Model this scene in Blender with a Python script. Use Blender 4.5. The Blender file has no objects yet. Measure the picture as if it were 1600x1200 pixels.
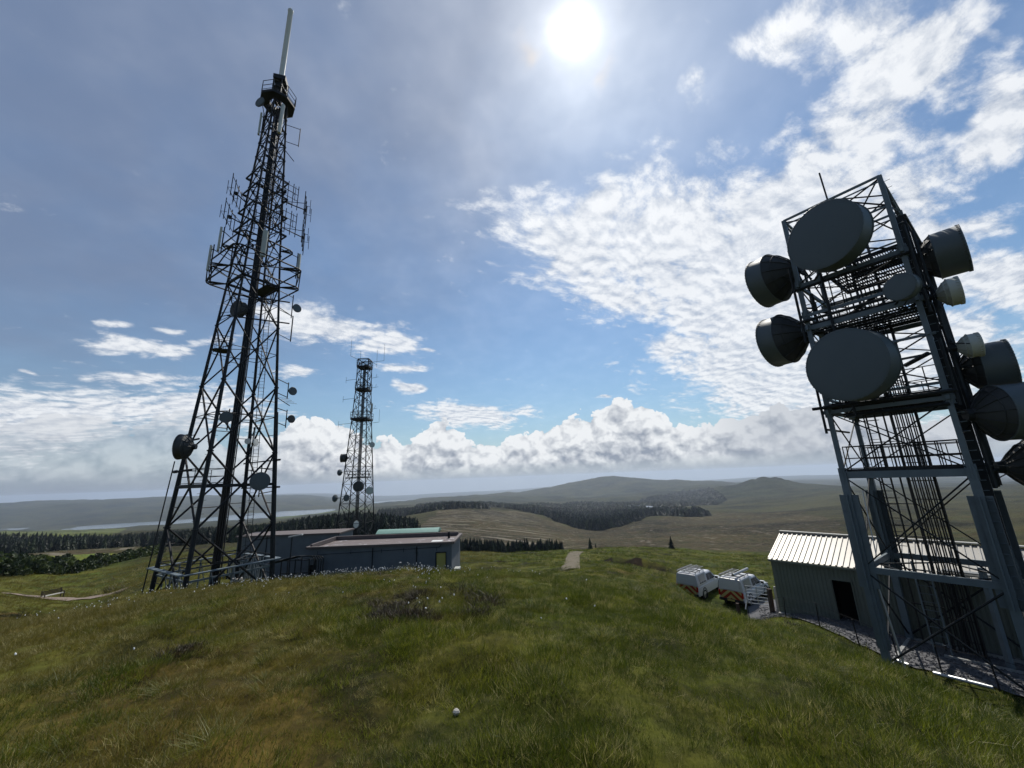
import bpy, math, random
import numpy as np
from mathutils import Vector, Matrix, noise as mnoise
random.seed(7); rng = np.random.default_rng(7)
sc = bpy.context.scene
col = sc.collection
SUN_AZ, SUN_EL = math.radians(14.3), math.radians(55.1)

# ------------------------------------------------------------------ camera
cam = bpy.data.objects.new('camera', bpy.data.cameras.new('camera'))
col.objects.link(cam); sc.camera = cam
cam.data.sensor_width = 36.0; cam.data.lens = 36.0 * 601 / 1600
cam.data.clip_start = 0.05; cam.data.clip_end = 60000
pitch = math.atan(601 / 2462); roll = math.radians(2.2)
Fv = Vector((0, math.cos(pitch), math.sin(pitch))); U0 = Vector((0, -math.sin(pitch), math.cos(pitch))); R0 = Vector((1, 0, 0))
Rv = R0 * math.cos(roll) - U0 * math.sin(roll); Uv = U0 * math.cos(roll) + R0 * math.sin(roll)
cam.matrix_world = Matrix(((Rv.x, Uv.x, -Fv.x, 0), (Rv.y, Uv.y, -Fv.y, 0), (Rv.z, Uv.z, -Fv.z, 0), (0, 0, 0, 1)))

sc.view_settings.view_transform = 'Standard'; sc.view_settings.look = 'None'
sc.view_settings.exposure = 0.0; sc.view_settings.gamma = 1
sc.cycles.use_denoising = True
sc.cycles.max_bounces = 4; sc.cycles.diffuse_bounces = 2; sc.cycles.glossy_bounces = 2; sc.cycles.transmission_bounces = 2; sc.cycles.adaptive_threshold = .02
sc.cycles.transparent_max_bounces = 12; sc.cycles.volume_bounces = 0
sc.cycles.use_adaptive_sampling = True

# ------------------------------------------------------------------ node helpers
class G:
    """tiny expression builder for shader node trees"""
    def __init__(s, nt, flat=False): s.nt = nt; s.L = nt.links; s.flat = flat
    def n(s, t, **k):
        x = s.nt.nodes.new(t)
        for a, b in k.items(): setattr(x, a, b)
        return x
    def put(s, sock, v):
        if isinstance(v, bpy.types.NodeSocket): s.L.new(v, sock)
        elif v is not None: sock.default_value = v
    def m(s, op, a, b=None, c=None, clamp=False):
        x = s.n('ShaderNodeMath', operation=op); x.use_clamp = clamp
        s.put(x.inputs[0], a)
        if b is not None: s.put(x.inputs[1], b)
        if c is not None: s.put(x.inputs[2], c)
        return x.outputs[0]
    def v(s, op, a, b=None, c=None, scale=None):
        x = s.n('ShaderNodeVectorMath', operation=op); s.put(x.inputs[0], a)
        if b is not None: s.put(x.inputs[1], b)
        if c is not None: s.put(x.inputs[2], c)
        if scale is not None: s.put(x.inputs['Scale'], scale)
        return x.outputs['Value'] if op in ('DOT_PRODUCT', 'LENGTH', 'DISTANCE') else x.outputs[0]
    def xyz(s, x, y, z):
        c = s.n('ShaderNodeCombineXYZ'); s.put(c.inputs[0], x); s.put(c.inputs[1], y); s.put(c.inputs[2], z); return c.outputs[0]
    def sep(s, v):
        c = s.n('ShaderNodeSeparateXYZ'); s.put(c.inputs[0], v); return c.outputs
    def noise(s, vec, scale, detail=4, rough=.55, dist=0, lac=2.0, color=False):
        x = s.n('ShaderNodeTexNoise'); x.noise_dimensions = '2D' if s.flat else '3D'; s.put(x.inputs['Vector'], vec); x.inputs['Scale'].default_value = scale
        x.inputs['Detail'].default_value = detail; x.inputs['Roughness'].default_value = rough
        x.inputs['Distortion'].default_value = dist; x.inputs['Lacunarity'].default_value = lac
        return x.outputs[1] if color else x.outputs[0]
    def voro(s, vec, scale, feature='F1', out='Distance', smooth=None, rand=1.0):
        x = s.n('ShaderNodeTexVoronoi', feature=feature); x.voronoi_dimensions = '2D' if s.flat else '3D'; s.put(x.inputs['Vector'], vec); x.inputs['Scale'].default_value = scale
        if smooth is not None and 'Smoothness' in x.inputs: x.inputs['Smoothness'].default_value = smooth
        x.inputs['Randomness'].default_value = rand
        return x.outputs[out]
    def step(s, v, a, b, lo=0., hi=1.):
        x = s.n('ShaderNodeMapRange', interpolation_type='SMOOTHSTEP'); s.put(x.inputs[0], v)
        for i, q in enumerate((a, b, lo, hi)): s.put(x.inputs[i + 1], q)
        return x.outputs[0]
    def lin(s, v, a, b, lo=0., hi=1.):
        x = s.n('ShaderNodeMapRange'); s.put(x.inputs[0], v)
        for i, q in enumerate((a, b, lo, hi)): s.put(x.inputs[i + 1], q)
        return x.outputs[0]
    def mix(s, f, a, b, t='MIX'):
        x = s.n('ShaderNodeMix', data_type='RGBA', blend_type=t); s.put(x.inputs[0], f)
        for k, q in ((6, a), (7, b)): s.put(x.inputs[k], q if isinstance(q, bpy.types.NodeSocket) else (tuple(q) + (1,))[:4])
        return x.outputs[2]

def srgb(r, g, b):
    f = lambda c: (c / 255 / 12.92) if c <= 10 else ((c / 255 + .055) / 1.055) ** 2.4
    return (f(r), f(g), f(b))

# ------------------------------------------------------------------ world: sky + clouds at infinity
ELL=[(0.0739,-0.0333,0.319,-0.0505,-0.149,5.3942,1.0),(0.0644,-0.0108,-1.2748,-0.0296,-0.1229,4.5397,1.0),(0.0812,0.0058,-3.4372,-0.0098,-0.1482,4.8802,1.0),(0.0831,-0.0456,-0.2321,-0.1144,-0.2258,7.6195,0.95),(0.1467,0.0121,-7.807,0.0138,-0.2291,5.3553,0.85),(0.0927,-0.0316,-2.1597,-0.0738,-0.174,5.5663,1.0),(0.1462,-0.0331,-3.0509,-0.1304,-0.5069,11.321,0.8),(0.098,-0.0167,-3.186,-0.0273,-0.1657,2.6217,0.95),(0.0977,-0.0198,-4.1861,-0.0314,-0.1291,2.8344,0.9),(0.1742,0.0343,-9.1946,-0.0543,-0.39,20.1777,0.8),(0.1284,0.028,-7.7978,0.0222,-0.285,9.4986,0.95),(0.2904,0.1287,-18.249,0.0882,-0.2364,4.3598,0.85),(0.1759,-0.1676,-5.3138,-0.2224,-0.1021,16.0214,0.95),(0.1882,-0.1522,-5.4948,-0.7624,-0.4756,62.6523,0.6),(0.2466,-0.0344,-12.8906,-0.0768,-0.4044,10.4497,1.2),(0.2275,-0.0098,-7.3725,-0.1882,-0.7452,44.7549,0.45),(0.3973,0.1794,-20.904,0.0157,-0.3823,17.0123,0.4),(0.2723,-0.0152,-14.1165,-0.0516,-0.4737,12.9219,0.8),(0.2456,0.0273,10.8557,0.1554,-1.119,24.4644,0.85),(0.2924,0.0376,10.9479,0.2225,-1.2006,29.4326,0.8),(0.1224,-0.0109,3.535,-0.0247,-0.4514,8.5969,1.1),(0.1848,-0.0081,3.6916,-0.0126,-0.6174,11.2777,0.85),(0.2727,0.0084,4.3179,0.0451,-1.2115,19.6623,0.7),(0.4521,0.0101,6.3847,0.0237,-1.3515,17.9144,1.0),(0.123,-0.0063,0.7297,-0.0357,-0.6227,5.6051,1.15),(0.3372,0.0504,14.9575,0.2378,-1.4629,29.0264,0.8),(0.6856,0.1093,30.9817,0.5339,-2.1161,61.4221,0.7),(0.7311,0.1078,30.552,0.5398,-2.3411,65.2851,0.7),(0.2633,0.0229,7.4909,0.1615,-1.7025,29.4275,0.7),(1.8385,0.3118,92.8076,0.7463,-4.1083,84.575,0.8),(0.4212,0.0082,5.5734,0.0922,-2.7065,50.5307,0.7),(0.112,0.0287,5.4787,0.088,-0.2855,6.3995,0.95),(0.1199,0.0157,4.8369,0.026,-0.3082,3.824,0.85),(0.7758,-0.0761,-10.1725,-0.1943,-2.1537,28.2971,0.8),(0.0871,0.0119,-5.0147,0.0038,-0.1134,3.6018,0.5),(0.1207,0.0137,-6.6196,-0.0517,-0.2991,15.1592,0.6),(0.2052,0.0357,-12.182,0.0773,-0.2789,3.4643,0.6),(0.0586,-0.0115,-1.8796,-0.0266,-0.0848,2.9466,1.1),(0.083,-0.0141,-2.5834,-0.0342,-0.1744,3.512,1.0),(0.1077,0.0344,-2.8788,0.031,-0.2729,9.5026,0.9)]
TOP=[(-53.56,6.26),(-49.96,7.47),(-44.64,6.71),(-40.29,8.12),(-35.77,5.49),(-31.24,7.02),(-26.94,8.56),(-22.47,7.19),(-18.61,5.26),(-15.13,5.4),(-10.64,8.28),(-5.52,5.01),(-0.32,5.39),(4.51,7.07),(11.22,8.83),(15.42,9.62),(21.64,7.09),(26.18,5.05),(29.37,6.34),(36.85,6.49),(42.22,4.48),(53.03,4.23)]
def make_world():
    w = bpy.data.worlds.new('World'); sc.world = w; w.use_nodes = True
    nt = w.node_tree; nt.nodes.clear(); g = G(nt, True)
    out = g.n('ShaderNodeOutputWorld'); bg = g.n('ShaderNodeBackground')
    sky = g.n('ShaderNodeTexSky', sky_type='NISHITA'); sky.sun_disc = False
    sky.sun_elevation = SUN_EL; sky.sun_rotation = SUN_AZ; sky.air_density = 1.3; sky.dust_density = .6; sky.ozone_density = 2.0; sky.altitude = 300
    skyc = g.v('MULTIPLY', sky.outputs[0], (SKYK * .80, SKYK * .98, SKYK * 1.12))
    d = g.v('NORMALIZE', g.n('ShaderNodeTexCoord').outputs['Generated'])
    x, y, z = g.sep(d)
    az = g.m('MULTIPLY', g.m('ARCTAN2', x, y), 180 / math.pi)
    el = g.m('MULTIPLY', g.m('ARCSINE', z), 180 / math.pi)
    P = g.xyz(az, el, 1.0)
    sd = Vector((math.sin(SUN_AZ) * math.cos(SUN_EL), math.cos(SUN_AZ) * math.cos(SUN_EL), math.sin(SUN_EL)))
    cs = g.m('MINIMUM', g.v('DOT_PRODUCT', d, tuple(sd)), 1.0)
    ang = g.m('MULTIPLY', g.m('ARCCOSINE', cs), 180 / math.pi)
    # plane of the high clouds
    q = g.m('DIVIDE', 1.0, g.m('ADD', g.m('MAXIMUM', z, 0.0), .22))
    pl = g.xyz(g.m('MULTIPLY', x, q), g.m('MULTIPLY', y, q), 0.0)
    wob = g.v('SUBTRACT', g.noise(g.v('SCALE', P, scale=.06), 1.0, 3, color=True), (.5, .5, .5))
    Pw = g.v('ADD', P, g.v('MULTIPLY', wob, (9, 5, 0)))
    cov = None
    for a, b, c, e, f_, h, wt in ELL:
        u = g.v('DOT_PRODUCT', Pw, (a, b, c)); v = g.v('DOT_PRODUCT', Pw, (e, f_, h))
        r2 = g.m('ADD', g.m('MULTIPLY', u, u), g.m('MULTIPLY', v, v))
        k = g.m('MULTIPLY', g.m('EXPONENT', g.m('MULTIPLY', r2, -1.0)), wt)
        cov = k if cov is None else g.m('MAXIMUM', cov, k)
    # streaky altocumulus texture, slightly sheared
    x1, y1, _ = g.sep(pl)
    x1, y1, _ = g.sep(g.v('ADD', pl, g.v('SCALE', g.v('SUBTRACT', g.noise(pl, 2.2, 2, .5, color=True), (.5, .5, .5)), scale=.12)))
    st = g.xyz(g.m('ADD', g.m('MULTIPLY', x1, 1.0), g.m('MULTIPLY', y1, .25)), g.m('SUBTRACT', g.m('MULTIPLY', y1, 1.3), g.m('MULTIPLY', x1, .5)), 3.3)
    def tex(off):
        s1 = g.v('ADD', st, off)
        n1 = g.noise(s1, 4.6, 7, .7, 0)
        n2 = g.m('SUBTRACT', .95, g.voro(g.v('ADD', s1, g.v('SCALE', g.noise(s1, 9.0, 2, color=True), scale=.09)), 13.0))
        return g.m('ADD', g.m('MULTIPLY', n1, .80), g.m('MULTIPLY', n2, .18))
    t0 = tex((0, 0, 0)); t1 = tex((.012, .035, 0))
    dens = g.m('ADD', g.m('MULTIPLY', g.m('MINIMUM', cov, 1.0), 1.75), g.m('MULTIPLY', g.m('SUBTRACT', t0, .52), 3.0))
    aA = g.step(dens, .32, 1.25)
    litA = g.m('ADD', .78, g.m('MULTIPLY', g.m('SUBTRACT', t0, t1), 2.4))
    litA = g.m('ADD', litA, g.m('MULTIPLY', g.m('SUBTRACT', t0, .5), 1.0), clamp=True)
    cA = g.mix(litA, srgb(150, 166, 190), srgb(240, 243, 247))
    # cumulus bank above the horizon
    fc = g.n('ShaderNodeFloatCurve'); g.put(fc.inputs['Value'], g.lin(az, -60, 60))
    cm = fc.mapping.curves[0]
    cm.points[0].location = (0, .5); cm.points[1].location = (1, .45)
    for a_, e_ in TOP: cm.points.new((a_ + 60) / 120, e_ / 12)
    fc.mapping.update()
    top = g.m('MULTIPLY', fc.outputs[0], 12.0)
    C = g.xyz(g.m('MULTIPLY', az, .14), g.m('MULTIPLY', el, .17), 1.7)
    def bil(off):
        c = g.v('ADD', C, off)
        cd = g.v('ADD', c, g.v('MULTIPLY', g.v('SUBTRACT', g.noise(c, 2.2, 2, color=True), (.5, .5, .5)), (.35, .35, 0)))
        v1 = g.voro(cd, 1.35, 'F1'); v2 = g.voro(cd, 3.2, 'F1'); v3 = g.voro(cd, 7.5, 'F1')
        b = g.m('SUBTRACT', 1.0, g.m('ADD', g.m('MULTIPLY', v1, .7), g.m('ADD', g.m('MULTIPLY', v2, .5), g.m('MULTIPLY', v3, .26))))
        return g.m('ADD', b, g.m('MULTIPLY', g.m('SUBTRACT', g.noise(c, 9, 4, .6), .5), .35))
    b0 = bil((0, 0, 0)); b1 = bil((.05, .16, 0)); b2 = bil((.1, .42, 0))
    hgt = g.m('SUBTRACT', top, el)
    dB = g.m('ADD', g.m('MULTIPLY', hgt, .62), g.m('MULTIPLY', b0, 1.9))
    aB = g.step(dB, .48, .62)
    # left part is soft and rainy
    soft = g.step(az, -42.0, -28.0)
    aB = g.m('MULTIPLY', aB, g.lin(soft, 0, 1, .55, 1.0))
    aB = g.m('MULTIPLY', aB, g.step(el, -.2, 2.2, .35, 1.0))
    lit = g.m('ADD', .74, g.m('MULTIPLY', g.m('SUBTRACT', b0, b1), 1.15))
    lit = g.m('ADD', lit, g.m('MULTIPLY', g.m('SUBTRACT', b0, b2), .3))
    lit = g.m('ADD', lit, g.lin(hgt, 0, 6.5, .2, -.36), clamp=True)
    dark = g.step(az, 22.0, 34.0)
    lit = g.m('MULTIPLY', lit, g.lin(dark, 0, 1, 1.0, .55))
    lit = g.m('MULTIPLY', lit, g.lin(soft, 0, 1, .6, 1.0))
    cB = g.mix(lit, srgb(148, 158, 174), srgb(240, 243, 246))
    # milky veil: towards the top left and near the horizon
    veil = g.step(g.m('ADD', g.m('MULTIPLY', az, -.55), el), 12.0, 60.0, 0.0, .8)
    veil = g.m('MULTIPLY', veil, g.lin(g.noise(pl, 1.3, 4, .6), .3, .75, .5, 1.25))
    c = g.mix(g.m('MINIMUM', veil, .78), skyc, srgb(118, 134, 163))
    hz = g.m('EXPONENT', g.m('MULTIPLY', g.m('MAXIMUM', el, 0.0), -.16))
    c = g.mix(g.m('MULTIPLY', hz, .62), c, srgb(166, 188, 216))
    c = g.mix(g.m('MULTIPLY', aA, .93), c, cA)
    # sun behind thin cloud: aureole
    ang = g.m('MULTIPLY', ang, g.lin(g.noise(pl, 9.0, 3), .3, .7, .82, 1.18))
    g1 = g.m('EXPONENT', g.m('MULTIPLY', g.m('MULTIPLY', ang, ang), -1 / 1.9))
    g2 = g.m('EXPONENT', g.m('MULTIPLY', ang, -1 / 3.2)); g3 = g.m('EXPONENT', g.m('MULTIPLY', ang, -1 / 17.0))
    nz = g.lin(g.noise(pl, 3.0, 3, .6), .3, .7, .65, 1.25)
    au = g.m('ADD', g.m('MULTIPLY', g1, 2.6), g.m('ADD', g.m('MULTIPLY', g2, .8), g.m('MULTIPLY', g.m('MULTIPLY', g3, nz), .37)))
    c = g.v('ADD', c, g.v('MULTIPLY', g.xyz(au, au, au), (1.0, .965, .89)))
    fr = g.m('MULTIPLY', g.m('EXPONENT', g.m('MULTIPLY', g.m('POWER', g.m('ABSOLUTE', g.m('SUBTRACT', ang, 4.3)), 2.0), -.9)), g.step(g.noise(pl, 5.0, 3), .42, .62))
    c = g.v('ADD', c, g.v('MULTIPLY', g.xyz(fr, fr, fr), (.16, .05, -.10)))
    c = g.mix(aB, c, cB)
    # pale band right at the horizon and below
    hb = g.step(el, 2.6, -.3, 0.0, .85)
    hb = g.m('MULTIPLY', hb, g.lin(g.noise(C, 1.2, 3), .3, .7, .8, 1.05))
    hcol = g.mix(g.step(az, -50.0, 0.0), srgb(140, 149, 165), srgb(170, 179, 190))
    c = g.mix(hb, c, hcol)
    g.put(bg.inputs[0], c); bg.inputs[1].default_value = 1.0
    g.L.new(bg.outputs[0], out.inputs[0])
    w.cycles.sampling_method = 'MANUAL'; w.cycles.sample_map_resolution = 256
SKYK = .082
make_world()
sun = bpy.data.objects.new('sun', bpy.data.lights.new('sun', 'SUN')); col.objects.link(sun)
sun.data.energy = 4.3; sun.data.angle = math.radians(.6); sun.data.color = (1, .95, .87)
sun.rotation_euler = (math.pi / 2 - SUN_EL, 0, math.pi - SUN_AZ)

# ------------------------------------------------------------------ materials
def mat(name, base, rough=.6, metal=0., var=.15, scale=4., spec=.5, bump=0., bscale=30., stain=None, coord='Object'):
    m = bpy.data.materials.new(name); m.use_nodes = True; g = G(m.node_tree)
    b = m.node_tree.nodes['Principled BSDF']
    tc = g.n('ShaderNodeTexCoord').outputs[coord]
    n = g.noise(tc, scale, 5, .6)
    c = g.mix(n, tuple(v * (1 - var) for v in base), tuple(min(1, v * (1 + var)) for v in base))
    if stain: c = g.mix(g.step(g.noise(tc, scale * .6, 6, .7), stain[1], stain[1] + .12), c, stain[0])
    g.put(b.inputs['Base Color'], c); b.inputs['Roughness'].default_value = rough; b.inputs['Metallic'].default_value = metal
    b.inputs['Specular IOR Level'].default_value = spec
    if bump:
        bp = g.n('ShaderNodeBump'); bp.inputs['Strength'].default_value = bump; bp.inputs['Distance'].default_value = .02
        g.put(bp.inputs['Height'], g.noise(tc, bscale, 4)); g.put(b.inputs['Normal'], bp.outputs[0])
    return m
M = {
 'black_steel': mat('black painted steel', (.012, .013, .015), .6, 0, .4, 3, .25),
 'steel': mat('weathered dark steel', (.014, .017, .019), .6, .0, .35, 3, .25, stain=((.05, .035, .025), .68)),
 'galv': mat('galvanised steel', (.11, .14, .158), .55, .1, .3, 2.5, .5, stain=((.09, .07, .05), .7)),
 'galv_light': mat('bright galvanised steel', (.42, .43, .43), .38, .6, .2, 5),
 'radome': mat('grey green radome', (.078, .098, .107), .6, 0, .08, 1.2, .4, bump=.1, bscale=2, stain=((.058, .074, .08), .62)),
 'shroud': mat('grey green shroud', (.07, .09, .097), .5, 0, .12, 2, .5, stain=((.12, .13, .11), .66)),
 'dish_back': mat('dark dish back', (.035, .038, .038), .6, 0, .3, 2, .4, stain=((.08, .07, .055), .62)),
 'white_gel': mat('white fibreglass', (.62, .62, .58), .5, 0, .08, 3, stain=((.45, .44, .38), .6)),
 'panel_gel': mat('pale grey antenna casing', (.42, .44, .4), .5, 0, .1, 3),
 'cable': mat('black cable', (.012, .012, .013), .45, 0, .2, 8),
 'render': mat('grey wall render', (.13, .145, .16), .9, 0, .25, .9, .2, bump=.4, bscale=40, stain=((.09, .1, .105), .6)),
 'fascia': mat('brown fascia', (.10, .08, .075), .7, 0, .2, 3),
 'felt': mat('roof felt', (.12, .10, .095), .85, 0, .35, 1.3, .3, stain=((.3, .3, .31), .62)),
 'mustard': mat('mustard painted door', (.42, .36, .10), .6, 0, .12, 2),
 'green_tank': mat('dark green paint', (.015, .06, .038), .45, 0, .2, 2),
 'green_top': mat('pale weathered green roof', (.15, .29, .24), .5, 0, .2, 2),
 'shed_wall': mat('olive grey wall cladding', (.13, .145, .12), .6, .0, .2, 1.2, .4, stain=((.09, .1, .085), .6)),
 'shed_roof': mat('pale roof cladding', (.34, .325, .29), .42, .25, .16, 1.5, stain=((.25, .24, .21), .6)),
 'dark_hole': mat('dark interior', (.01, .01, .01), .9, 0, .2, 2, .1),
 'concrete': mat('concrete', (.27, .26, .24), .9, 0, .25, 3, .2, bump=.3, bscale=40),
 'wood': mat('weathered dark timber', (.06, .042, .035), .8, 0, .35, 8, .2),
 'white_wood': mat('pale timber', (.45, .43, .4), .8, 0, .2, 8, .2),
 'white_paint': mat('white vehicle paint', (.5, .51, .52), .3, 0, .05, 2, .6, stain=((.28, .27, .24), .62)),
 'glass': mat('dark vehicle glass', (.012, .015, .017), .2, 0, .1, 2, .15),
 'rubber': mat('tyre rubber', (.018, .018, .018), .85, 0, .3, 5, .2),
 'plastic': mat('black plastic', (.02, .02, .021), .6, 0, .2, 5, .3),
 'alu': mat('aluminium', (.33, .33, .33), .35, .8, .1, 5),
 'red_lens': mat('red lamp lens', (.3, .012, .01), .25, 0, .1, 5),
 'stone': mat('pale stone', (.42, .40, .36), .85, 0, .2, 12, .2),
 'fluff': mat('white cotton fluff', (.8, .8, .77), .95, 0, .05, 12, .1),
}
def chevron_mat():
    m = bpy.data.materials.new('red and yellow chevrons'); m.use_nodes = True; g = G(m.node_tree); b = m.node_tree.nodes['Principled BSDF']
    x, y, z = g.sep(g.n('ShaderNodeTexCoord').outputs['Object'])
    k = g.m('FRACT', g.m('DIVIDE', g.m('ADD', z, g.m('MULTIPLY', g.m('ABSOLUTE', x), .85)), .44))
    c = g.mix(g.m('GREATER_THAN', k, .5), (.26, .014, .01), (.42, .35, .15))
    g.put(b.inputs['Base Color'], c); b.inputs['Roughness'].default_value = .4
    return m
M['chevron'] = chevron_mat()

# ------------------------------------------------------------------ mesh builder
def frame(ax):
    a = Vector(ax).normalized(); t = Vector((0, 0, 1)) if abs(a.z) < .95 else Vector((1, 0, 0))
    s = a.cross(t).normalized(); return a, s, s.cross(a).normalized()
class MB:
    def __init__(s): s.v = []; s.f = []
    def add(s, vs, fs):
        o = len(s.v); s.v += [tuple(p) for p in vs]; s.f += [tuple(i + o for i in q) for q in fs]; return s
    def tube(s, p, q, r, n=6, r2=None, cap=True):
        p, q = Vector(p), Vector(q)
        if (q - p).length < 1e-6: return s
        a, e, u = frame(q - p); r2 = r if r2 is None else r2; V = []
        for c, rr in ((p, r), (q, r2)):
            for i in range(n):
                t = 2 * math.pi * i / n; V.append(c + e * (rr * math.cos(t)) + u * (rr * math.sin(t)))
        Fs = [(i, (i + 1) % n, n + (i + 1) % n, n + i) for i in range(n)]
        if cap: Fs += [tuple(range(n - 1, -1, -1)), tuple(range(n, 2 * n))]
        return s.add(V, Fs)
    def path(s, pts, r, n=5):
        for a, b in zip(pts, pts[1:]): s.tube(a, b, r, n)
        return s
    def bar(s, p, q, w, h, up=None):
        p, q = Vector(p), Vector(q); a, e, u = frame(q - p)
        if up is not None:
            e = a.cross(Vector(up)).normalized(); u = e.cross(a).normalized()
        V = [c + e * (i * w / 2) + u * (j * h / 2) for c in (p, q) for i, j in ((-1, -1), (1, -1), (1, 1), (-1, 1))]
        return s.add(V, [(3, 2, 1, 0), (4, 5, 6, 7)] + [(i, (i + 1) % 4, 4 + (i + 1) % 4, 4 + i) for i in range(4)])
    def box(s, c, sz, rz=0.):
        c = Vector(c); cz, sn = math.cos(rz), math.sin(rz); V = []
        for k in (-1, 1):
            for i, j in ((-1, -1), (1, -1), (1, 1), (-1, 1)):
                x, y = i * sz[0] / 2, j * sz[1] / 2; V.append((c.x + x * cz - y * sn, c.y + x * sn + y * cz, c.z + k * sz[2] / 2))
        return s.add(V, [(3, 2, 1, 0), (4, 5, 6, 7)] + [(i, (i + 1) % 4, 4 + (i + 1) % 4, 4 + i) for i in range(4)])
    def rev(s, o, ax, prof, n=32, cap0=False, cap1=False):
        o = Vector(o); a, e, u = frame(ax); V = []; Fs = []
        for t, r in prof:
            for i in range(n):
                th = 2 * math.pi * i / n; V.append(o + a * t + e * (r * math.cos(th)) + u * (r * math.sin(th)))
        for k in range(len(prof) - 1):
            for i in range(n): Fs.append((k * n + i, k * n + (i + 1) % n, (k + 1) * n + (i + 1) % n, (k + 1) * n + i))
        if cap0: Fs.append(tuple(range(n - 1, -1, -1)))
        if cap1: Fs.append(tuple(range((len(prof) - 1) * n, len(prof) * n)))
        return s.add(V, Fs)
    def ring(s, o, ax, R, r, n=24, m=5):
        o = Vector(o); a, e, u = frame(ax)
        pts = [o + e * (R * math.cos(2 * math.pi * i / n)) + u * (R * math.sin(2 * math.pi * i / n)) for i in range(n)]
        return s.path(pts + [pts[0]], r, m)
    def build(s, name, m, parent=None, smooth=False):
        off = Vector(parent['_o']) if parent is not None and '_o' in parent else Vector((0, 0, 0))
        me = bpy.data.meshes.new(name)
        V = np.array(s.v, dtype=np.float64).reshape(-1, 3) - np.array(off)
        me.from_pydata(V.tolist(), [], s.f); me.materials.append(m if not isinstance(m, str) else M[m])
        if smooth:
            me.shade_smooth() if hasattr(me, 'shade_smooth') else None
            try: me.set_sharp_from_angle(angle=math.radians(40))
            except Exception: pass
        me.update()
        o = bpy.data.objects.new(name, me); col.objects.link(o)
        if parent is not None:
            o.parent = parent
            if '_o' in parent and not parent.get('_top'): o['_o'] = parent['_o']
            elif '_o' in parent: o['_o'] = parent['_o']
        return o
def thing(name, label, cat, loc, group=None):
    """Empty at the base; parts are given in world coordinates"""
    o = bpy.data.objects.new(name, None); col.objects.link(o); o.location = loc; o['_o'] = tuple(loc); o.empty_display_size = .3
    o['label'] = label; o['category'] = cat
    if group: o['group'] = group
    return o
def one(mb, name, m, label, cat, loc, group=None, smooth=False):
    """thing that is one mesh, its origin at loc"""
    class Q(dict): pass
    o = mb.build(name, m, None, smooth)
    me = o.data; me.transform(Matrix.Translation(-Vector(loc))); o.location = loc
    o['label'] = label; o['category'] = cat
    if group: o['group'] = group
    return o
def copy_tree(o, parent=None):
    c = o.copy(); col.objects.link(c)
    if parent is not None: c.parent = parent
    for ch in [q for q in list(o.children)]: copy_tree(ch, c)
    return c
def V3(*a): return Vector(a)
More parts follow.
